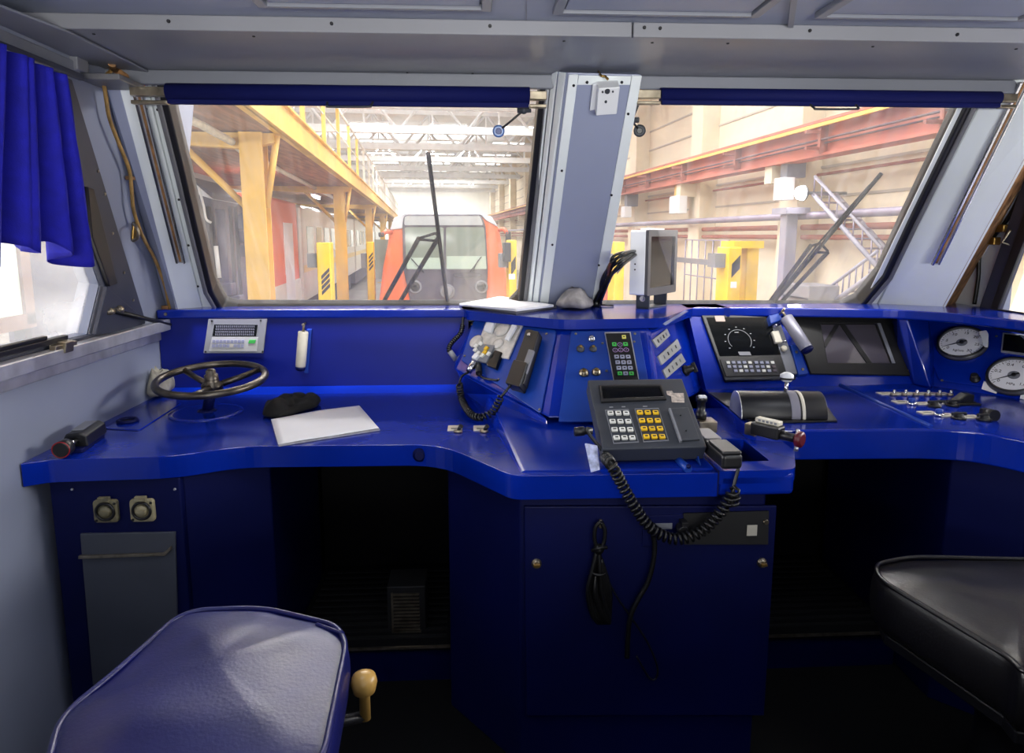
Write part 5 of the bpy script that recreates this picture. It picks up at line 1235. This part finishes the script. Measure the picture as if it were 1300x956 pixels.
# ---- red and silver train on the neighbouring track
sx = -3.2; y0, y1 = 14.6, 19.3
t = thing('passenger_train', 'silver train with red end and white door on the neighbouring track behind the gantry columns', 'train', HW(-4.7,16,FL))
zr0, zr1 = FL+1.0, EZ+.85
obj('end_body', H().box((-6.2,y0,zr0),(sx,y1,zr1)), tred, t, bevel=.08)
obj('end_face', H().box((-6.0,y0-.03,FL+1.2),(sx-.2,y0,zr1-.3)), tgrey, t)
obj('door', H().box((sx,hX(360,300,sx).y,FL+1.15),(sx+.02,hX(371,300,sx).y,zr1-.55)), tgrey, t)
obj('lower_band', H().box((sx,y0,zr0),(sx+.015,y1,FL+1.75)), steelside, t)
obj('red_band', H().box((sx,y0,FL+1.75),(sx+.012,y1-.4,FL+1.95)), tred, t)
for i, (a, b) in enumerate(((20,36),(36.6,53),(53.6,69))):
    obj('coach_body', H().box((-6.2,a,zr0),(sx,b,zr1)), steelside, t, bevel=.1)
    for k in range(8):
        ya = a+.8+k*1.9; obj('window', H().box((sx-.01,ya,EZ-.55),(sx+.012,ya+1.25,EZ+.25)), tglass, t)
    obj('underframe', H().box((-5.9,a+1,FL+.3),(sx-.15,b-1,zr0)), violet_d, t)
    obj('waist_stripe', H().box((sx,a,EZ-1.05),(sx+.012,b,EZ-.85)), mat('cream_stripe',(232,214,160),.5) if 'cream_stripe' not in MATS else MATS['cream_stripe'], t)
obj('underframe', H().box((-5.9,y0+.6,FL+.3),(sx-.15,y1,zr0)), violet_d, t)
# ---- orange train facing us
yo = 15.7
t = thing('orange_train', 'orange train with wide windscreen standing ahead on the same track', 'train', HW(.6,yo,FL))
def o2(px,py,y=yo): p = hY(px,py,y); return (p.x,p.z)
YO = Matrix.Identity(4)
def oface(pts, d0, d1, r=0.0):
    q = [V((o2(*p)+(0,))) for p in pts]; q = round_poly(q, r) if r else q
    return H().prism([(p.x,yo-d0,p.y) for p in q], (0,d0-d1,0))
zl_ = FL+.55; bx0, bx1 = o2(478,390)[0], o2(649,390)[0]
sec = [(bx0,zl_),(bx1,zl_)]+[o2(*p) for p in ((648,392),(642,335),(634,290),(622,276),(600,271),(520,271),(504,276),(496,290),(486,340),(480,392))]
ob = H().prism([(a,yo,b) for a,b in sec], (0,19,0)); obj('body_shell', ob, orange, t, bevel=.10, seg=3)
obj('roof_cap', oface([(495,292),(500,277),(514,270.5),(606,270.5),(624,275),(632,288),(617,280),(610,273),(514,273.5),(511,290)], .05, -18), tgrey, t, bevel=.02)
obj('front_mask', oface([(513,272.5),(610,272.5),(616,285),(619,340),(617,389),(522,389),(512,340),(511,285)], .08, -.05, .12), tdark, t, bevel=.02)
obj('destination_window', oface([(514,274.5),(609,274.5),(613,286),(513,286)], .10, .07, .05), mat('pale_destination_glass', (178,184,190), .1), t)
obj('windscreen', oface([(514,288.5),(563,288.5),(563,342),(516,342)], .10, .07, .05), tglass, t); obj('windscreen', oface([(566,288.5),(614,288.5),(617.5,342),(566,342)], .10, .07, .05), tglass, t)
obj('windscreen_lower', oface([(516,327),(563,327),(563,341),(517,341)], .105, .098), mat('pale_dash', (176,196,186), .3), t); obj('windscreen_lower', oface([(567,325),(616,325),(617,341),(567,341)], .105, .098), MATS['pale_dash'], t)
for px, py, r in ((568,370,.17),(611,364,.15),(527,364,.15)):
    p = hY(px,py,yo-.08); hl = obj('headlight', H().lathe([(r,0),(r,.05),(r*.86,.06)], 24, p, axis=(0,-1,0)), mgrey, t); obj('lens', H().lathe([(r*.8,.055),(r*.5,.075),(.01,.08)], 20, p, axis=(0,-1,0)), glass_dark if py < 366 else mgrey, hl)
obj('oval_grab_rail', H().tube([hY(594+18*math.cos(a*PI/12),349+3.2*math.sin(a*PI/12),yo-.12) for a in range(24)], .012, 6, closed=True), black, t)
obj('wiper', H().tube([hY(597,345,yo-.13), hY(611,326,yo-.13)], .012, 6).tube([hY(600,345,yo-.13), hY(607,330,yo-.13)], .010, 6), black, t); obj('wiper', H().tube([hY(538,346,yo-.13), hY(522,328,yo-.13)], .012, 6), black, t)
obj('bumper', oface([(479,384),(649,384),(651,400),(476,400)], .16, -.2), mat('bumper_orange', (246,140,40), .4), t, bevel=.04)
for px, py, qx, qy, dx in ((497,295,484,298,1),(634,292,645,297,-1)):
    mr_ = obj('mirror_arm', H().tube([hY(px,py,yo-.05), hY((px+qx)/2,py-1,yo-.2), hY(qx,qy,yo-.25)], .05, 8), tred, t)
    p = hY(qx,qy,yo-.25); obj('mirror', H().box(p+V((-.06,-.04,-.55 if dx < 0 else -.05)), p+V((.06,.04,.05))), dgrey, mr_, bevel=.02)
obj('side_window', H().box((bx0-.02,yo+.35,EZ-1.0),(bx0+.3,yo+1.0,EZ-.1)), tglass, t)
obj('undercarriage', H().box((bx0+.3,yo+.4,FL+.1),(bx1-.3,yo+18,zl_)), violet_d, t)
# ---- red runway beam on the right wall
bxx = 7.35
zt1, zb1 = hX(980,172,bxx).z, hX(980,211,bxx).z
t = thing('runway_beam', 'long red crane runway beam on brackets along the right wall of the hall', 'beam', HW(bxx,20,zb1))
obj('web', H().box((bxx,-10,zb1),(bxx+.04,76,zt1)), crane_red, t)
obj('top_flange', H().box((bxx-.16,-10,zt1-.05),(bxx+.3,76,zt1)), crane_red, t); obj('bottom_flange', H().box((bxx-.10,-10,zb1),(bxx+.3,76,zb1+.05)), crane_red, t)
obj('conductor_rail', H().box((bxx-.2,-10,zt1-.13),(bxx-.14,76,zt1-.07)), crane_rail, t); obj('conductor_rail', H().tube([(bxx-.12,-10,zt1-.35),(bxx-.12,76,zt1-.35)], .02, 6), mat('dark_rail', (92,70,76), .6), t)
obj('conductor_rail', H().tube([(bxx-.05,-10,zb1+.22),(bxx-.05,76,zb1+.22)], .015, 6), MATS['dark_rail'], t)
for px in (1203,1048,940,872,826,795):
    y = hX(px,200,bxx).y; obj('web_bracket', H().box((bxx-.15,y-.04,zb1+.05),(bxx,y+.04,zt1-.1)).box((bxx-.42,y-.03,zb1+.38),(bxx,y+.03,zb1+.44)).box((bxx-.40,y-.03,zb1+.1),(bxx,y+.03,zb1+.15)), mat('bracket_rust', (150,92,80), .6) if 'bracket_rust' not in MATS else MATS['bracket_rust'], t)
for i, y in enumerate((hX(881,250,7.8).y,hX(1000,250,7.8).y,hX(802,250,7.8).y,34.3,42.3,50.3)):
    obj('wall_bracket', H().box((bxx-.02,y-.15,zb1-.35),(7.82,y+.15,zb1)), hall_wall, t)
# white heater boxes
for i, (x0,y0_,x1,y1_, lab) in enumerate(((849,248,871,271,'white box under the red beam near the middle pillar'),(981,225,1004,254,'white box under the red beam above the grey column'),(788,262,797,276,'white box under the red beam farthest down the right wall'))):
    p, q = hX(x0,y1_,7.3), hX(x1,y0_,7.3); ya, yb = min(p.y,q.y), max(p.y,q.y); c_ = HW(7.5,(ya+yb)/2,p.z)
    t = thing('heater_box', lab, 'box', c_, 'heater boxes on the right wall')
    obj('casing', H().box((7.3,ya+(yb-ya)*.4,hX((x0+x1)/2,y1_,7.3).z),(7.55,yb,hX((x0+x1)/2,y0_,7.3).z)), white, t, bevel=.02)
    obj('mount', H().box((7.4,ya+(yb-ya)*.5,hX((x0+x1)/2,y0_,7.3).z),(7.8,ya+(yb-ya)*.9,hX((x0+x1)/2,y0_,7.3).z+.5)), yellow if i == 0 else mgrey, t)
# pipes
z = hX(1060,272,7.6).z
tag(obj('wall_pipe', H().tube([(7.6,-10,z),(7.6,76,z)], .075, 10), pipe_m), 'grey violet pipe running level along the right hall wall', 'pipe')
z = hX(1050,288,7.9).z
tag(obj('wall_pipe', H().tube([(7.95,-10,z),(7.95,76,z)], .06, 8).tube([(7.95,-10,z-.2),(7.95,76,z-.2)], .05, 8), pipe_r), 'pair of red brown pipes low on the right hall wall', 'pipe')
z = hX(1100,213,8.2).z
tag(obj('wall_cable', H().tube([(8.2,-10,z),(8.2,76,z)], .03, 6), pipe_r), 'thin dark red cable along the wall below the red beam', 'cable')
# grey column and cabinet
p = hX(993,300,7.2); t = thing('wall_column', 'pale grey steel column standing against the right hall wall', 'column', HW(7.3,p.y,FL)); t['kind'] = 'thing'
zc = hX(993,272,7.2).z
obj('shaft', H().box((7.2,p.y-.12,FL),(7.45,p.y+.12,zc)), stair_m, t, bevel=.02); obj('cap', H().box((7.1,p.y-.28,zc),(7.6,p.y+.28,zc+.12)), stair_m, t)
a, b = hX(994,388,6.9), hX(1027,363,6.9); t = thing('floor_cabinet', 'low grey cabinet standing on the hall floor below the stair', 'cabinet', HW(7,(a.y+b.y)/2,FL))
obj('housing', H().box((6.9,b.y,FL),(7.5,a.y,b.z)), mat('hall_cabinet_grey', (140,138,142), .5), t, bevel=.02); obj('lid_line', H().box((6.88,b.y,b.z-.25),(6.9,a.y,b.z-.22)), dgrey, t)
# stair
t = thing('wall_stair', 'pale grey zigzag steel stair on the right hall wall', 'stairs', HW(7.5,9.4,FL))
def flight(nm, A_, B_, wx=7.45, dz=.34, n=8):
    a, b = hX(*A_,wx), hX(*B_,wx); m = H(); m.tube([a,b], .045, 6).tube([a+V((0,0,dz)),b+V((0,0,dz))], .03, 6).tube([a+V((.45,0,0)),b+V((.45,0,0))], .045, 6)
    obj(nm, m, stair_m, t)
    s_ = H()
    for i in range(n+1):
        p = a.lerp(b, i/n); s_.box(p+V((0,-.09,-.015)), p+V((.45,.09,.015)))
        s_.tube([p, p+V((0,0,dz))], .015, 5)
    obj('steps', s_, pipe_m, t)
flight('flight', (1033,247), (1117,342)); flight('flight', (1112,345), (1046,392))
p = hX(1114,342,7.45); obj('landing', H().box((7.4,p.y-.6,p.z-.05),(8.2,p.y+.15,p.z)), stair_m, t)
# flood lamp
p = hX(1019,245,7.3); t = thing('flood_lamp', 'small bright lamp at the top of the zigzag stair', 'lamp', HW(*p))
obj('lamp_head', H().lathe([(.13,.0),(.15,-.02),(.12,-.06)], 16, p, axis=(-1,0,0)), mgrey, t); obj('lamp_glass', H().lathe([(.14,.0),(.12,.085),(.03,.11)], 16, p, axis=(-1,-.3,0)), mat('lamp_glow', (255,250,255), .4, emit=40), t); obj('lamp_arm', H().tube([p, p+V((.9,0,0))], .03, 6), mgrey, t)
# jacks
def jack(px0, px1, ytop, hx, label, double=False, stripe=(.42,.72)):
    pa_, pb2 = hX(px0,340,hx), hX(px1,340,hx); ya, yb = sorted((pa_.y,pb2.y)); return ya, yb
def jack_at(px, ytop, wpx, y, label, ysl, tall=None):
    """yellow lifting jack standing on the hall floor: front face at depth y"""
    a, b = hY(px-wpx/2, ytop, y), hY(px+wpx/2, ytop, y); zt_ = a.z
    t = thing('lifting_jack', label, 'jack', HW((a.x+b.x)/2,y,FL), 'yellow lifting jacks')
    obj('mast', H().box((a.x,y,FL+.12),(b.x,y+.45,zt_)), yellow_j, t, bevel=.02)
    obj('foot', H().box((a.x-.25,y-.25,FL),(b.x+.25,y+.7,FL+.12)), yellow_j, t, bevel=.02)
    sm_ = H(); wv_ = b.x-a.x
    for k in range(4):
        zc_ = hY(px, ysl[0]+(ysl[1]-ysl[0])*k/3, y).z; sm_.prism([(a.x+wv_*.28,y-.006,zc_-.10),(b.x-wv_*.12,y-.006,zc_+.05),(b.x-wv_*.12,y-.006,zc_+.12),(a.x+wv_*.28,y-.006,zc_-.03)], (0,.006,0))
    obj('warning_stripes', sm_, legend, t)
    obj('carriage', H().box((a.x-.18,y+.1,hY(px,340,y).z),(a.x,y+.4,hY(px,322,y).z)), mgrey, t)
    return t, a, b, zt_
jack_at(410,308,18,12.6,'yellow striped lifting jack standing behind the second gantry column',(348,368))
jack_at(469.5,307,9,20.5,'narrow yellow striped lifting jack far along the gantry, near the orange train',(325,340))
t_, a, b, zt_ = jack_at(651,305,10,14.2,'yellow striped lifting jack right of the orange train',(332,344))
obj('dark_box', H().box((a.x-.12,14.0,hY(645,332,14.2).z),(a.x+.02,14.3,hY(645,308,14.2).z)), dgrey, t_, bevel=.01); pp = hY(647,349,14.0); obj('white_notice', H().box((pp.x-.02,13.98,pp.z-.09),(pp.x+.11,13.99,pp.z+.02)), paper, t_)
jack_at(787,307,13,13.2,'yellow striped lifting jack beside the middle pillar behind the monitor',(330,342))
t_, a, b, zt_ = jack_at(934,314,17,10.6,'yellow double lifting jack with white notice below the wall pipes',(333,345))
p, q = hY(947,306,10.9), hY(965,306,10.9)
obj('second_mast', H().box((p.x+.03,10.9,FL+.12),(q.x,11.3,p.z)), yellow_j, t_, bevel=.02); obj('screw_spindle', H().box((b.x+.03,10.85,FL+.12),(b.x+.11,10.95,hY(950,312,10.9).z)), dgrey, t_); obj('top_beam', H().box((b.x-.05,10.8,p.z-.12),(q.x+.02,11.3,p.z)), yellow_j, t_)
pp = hY(931,360,10.6); obj('white_notice', H().box((pp.x-.05,10.585,pp.z-.07),(pp.x+.05,10.595,pp.z+.03)), paper, t_)
# orange machine behind the pillar
a, b = hY(770,308,14.5), hY(783,400,14.5); t = thing('orange_post', 'orange machine post beside the middle pillar behind the cable bundle', 'machine', HW((a.x+b.x)/2,14.5,FL))
obj('housing', H().box((a.x-.4,14.5,FL+.05),(b.x,15,a.z)), tred, t, bevel=.03); obj('plinth', H().box((a.x-.5,14.4,FL),(b.x+.1,15.1,FL+.08)), dgrey, t)
# mesh fence panels
t = thing('wire_fence', 'thin wire fence panels against the right hall wall', 'fence', HW(7.0,12.5,FL))
m = H()
ya, yb = hX(925,320,7.0).y, hX(870,320,7.0).y
zt_ = hX(900,305,7.0).z
for k in range(7):
    y = ya+(yb-ya)*k/6; m.tube([(7,y,FL),(7,y,zt_)], .018, 5)
obj('fence_posts', m, pipe_m, t); m = H()
for z in (zt_, zt_-.9, zt_-1.8): m.tube([(7,ya,z),(7,yb,z)], .016, 5)
obj('fence_rails', m, pipe_m, t)
obj('notice_board', H().box((6.95,ya+.4,hX(905,337,7).z),(6.97,ya+3.0,hX(905,330,7).z)), mgrey, t)
# ---- beyond the side window: pale green glazed cabin wall with brown edge
x_ = -2.55
pa_, pb2 = atX(46,330,x_), atX(38,440,x_)
t = thing('glazed_screen', 'pale green panel with brown edge standing outside the side window', 'screen', V((x_,2.6,FL)))
ye = atX(36,380,x_).y
obj('green_panel', MB().box((x_-.04,ye-1.6,.95),(x_,ye-.06,1.9)), mat('pale_green_panel', (206,224,210), .3, var=.06, vscale=4, stretch=(1,6,.5)), t)
obj('brown_edge', MB().box((x_-.06,ye-.06,.90),(x_+.02,ye+.02,1.95)).box((x_-.06,ye-1.6,.88),(x_+.02,ye+.02,.96)), mat('brown_screen_edge', (120,92,80), .6), t)
obj('stand', MB().box((x_-.06,ye-.06,FL),(x_,ye,.9)).box((x_-.06,ye-1.5,FL),(x_,ye-1.44,.9)).box((x_-.3,ye-1.6,FL),(x_+.2,ye+.06,FL+.03)), dgrey, t)
# ================================================================= LIGHT
def area(name, loc, rot, sx, sy, power, col=(1,1,1), spread=PI):
    l = bpy.data.lights.new(name, 'AREA'); l.shape = 'RECTANGLE'; l.size = sx; l.size_y = sy; l.energy = power; l.color = col; l.spread = spread
    o = bpy.data.objects.new(name, l); o.location = loc; o.rotation_euler = rot; C.objects.link(o); return o
# rows of hall luminaires (light leaves at the fittings)
for i, y in enumerate((1,10,16.7,29,41,59)):
    area('hall_row_light', HW(1.5,y,6.6), (0,0,HA), 9, .5, 880, (1,.98,.95))
    area('hall_row_light', HW(-9.5,y,6.6), (0,0,HA), 6, .5, 600, (1,.98,.96))
for y in (15,23,31): area('gantry_tube_light', HW(-3.2,y,2.5), (0,0,HA), .1, 1.4, 40, (.95,.98,1))
area('side_fill_light', HW(-6.5,1.5,2.6), (0,math.radians(-80),HA), .5, 5, 600, (.97,.98,1))  # fill lights added outside both side windows
area('side_fill_light', HW(5.8,2.0,2.4), (0,math.radians(80),HA), .5, 4, 500, (1,.98,.95))
for y in (16,32,50): area('roof_fill_light', HW(-1,y,6.9), (PI,0,HA), 10, .5, 900, (1,.99,.97))  # fill lights without fittings, added to whiten the roof
for y in (68,76): area('hall_row_light', HW(0,y,6.6), (0,0,HA), 12, .5, 1400, (1,.99,.97))  # extra rows without fittings, added to brighten the end wall
# fill lights added on the cab ceiling out of view
for x in (-.45,1.15):
    t = thing('ceiling_light', 'flat fill light added out of view above the ' + ('blue' if x < 0 else 'black') + ' seat', 'light', V((x,1.15,1.9)), 'added cab fill lights')
    obj('light_tray', MB().box((x-.22,.90,1.885),(x+.22,1.40,1.8995)), white, t)
    obj('diffuser', MB().box((x-.20,.92,1.878),(x+.20,1.38,1.886)), mat('cab_fill_diffuser', (240,245,255), .5, emit=1.5) if 'cab_fill_diffuser' not in MATS else MATS['cab_fill_diffuser'], t)
    area('cab_fill_light', (x,1.15,1.87), (0,0,0), .40, .46, 1.6, (.92,.95,1), math.radians(150))
area('rear_fill_light', (.4,-1.35,1.30), (math.radians(122),0,0), 2.4, .5, 68, (1,.99,.96), math.radians(100))  # fill light added behind the camera to brighten the pillars
struct('rear_fill_frame', MB().plate([[(0,0)]],0,0) if False else MB().box((-.9,-1.40,.98),(1.7,-1.37,1.04)).box((-.9,-1.40,1.56),(1.7,-1.37,1.62)).box((-.9,-1.40,1.04),(-.84,-1.37,1.56)).box((1.64,-1.40,1.04),(1.7,-1.37,1.56)), dark_frame, 'frame added around the rear fill light')  # frame added on the solid bulkhead around the fill light
for x_, y_, lab in ((-6.62,1.5,'long housing on posts added behind the left fill light'),(5.92,2.0,'long housing on posts added behind the right fill light')):
    t = thing('fill_light_housing', lab, 'light', HW(x_,y_,FL)); z_ = 2.6 if x_ < 0 else 2.4; hl_ = 2.5 if x_ < 0 else 2.0  # housing added to carry a side fill light
    obj('housing', H().box((x_-.05,y_-hl_,z_-.3),(x_+.05,y_+hl_,z_+.3)), dgrey, t, bevel=.01)
    for yy in (-1.6,1.6): obj('post', H().box((x_-.04,y_+yy-.04,FL),(x_+.04,y_+yy+.04,z_-.3)), dgrey, t)
# unseen light added under the left ledge for the bright desk band
area('ledge_fill_light', (-.55,2.545,1.095), (math.radians(4),0,0), 1.0, .02, .5, (.75,.72,1), math.radians(50))
sc_ = bpy.context.scene
w_ = bpy.data.worlds.new('world'); sc_.world = w_; w_.use_nodes = True
w_.node_tree.nodes['Background'].inputs[0].default_value = (.8,.85,.9,1); w_.node_tree.nodes['Background'].inputs[1].default_value = .02
vs_ = sc_.view_settings; vs_.view_transform = 'Standard'; vs_.look = 'None'; vs_.exposure = 0; vs_.gamma = 1; vs_.use_curve_mapping = False
sc_.cycles.max_bounces = 8; sc_.cycles.transparent_max_bounces = 12; sc_.cycles.caustics_reflective = False; sc_.cycles.caustics_refractive = False
sc_.cycles.sample_clamp_indirect = 6
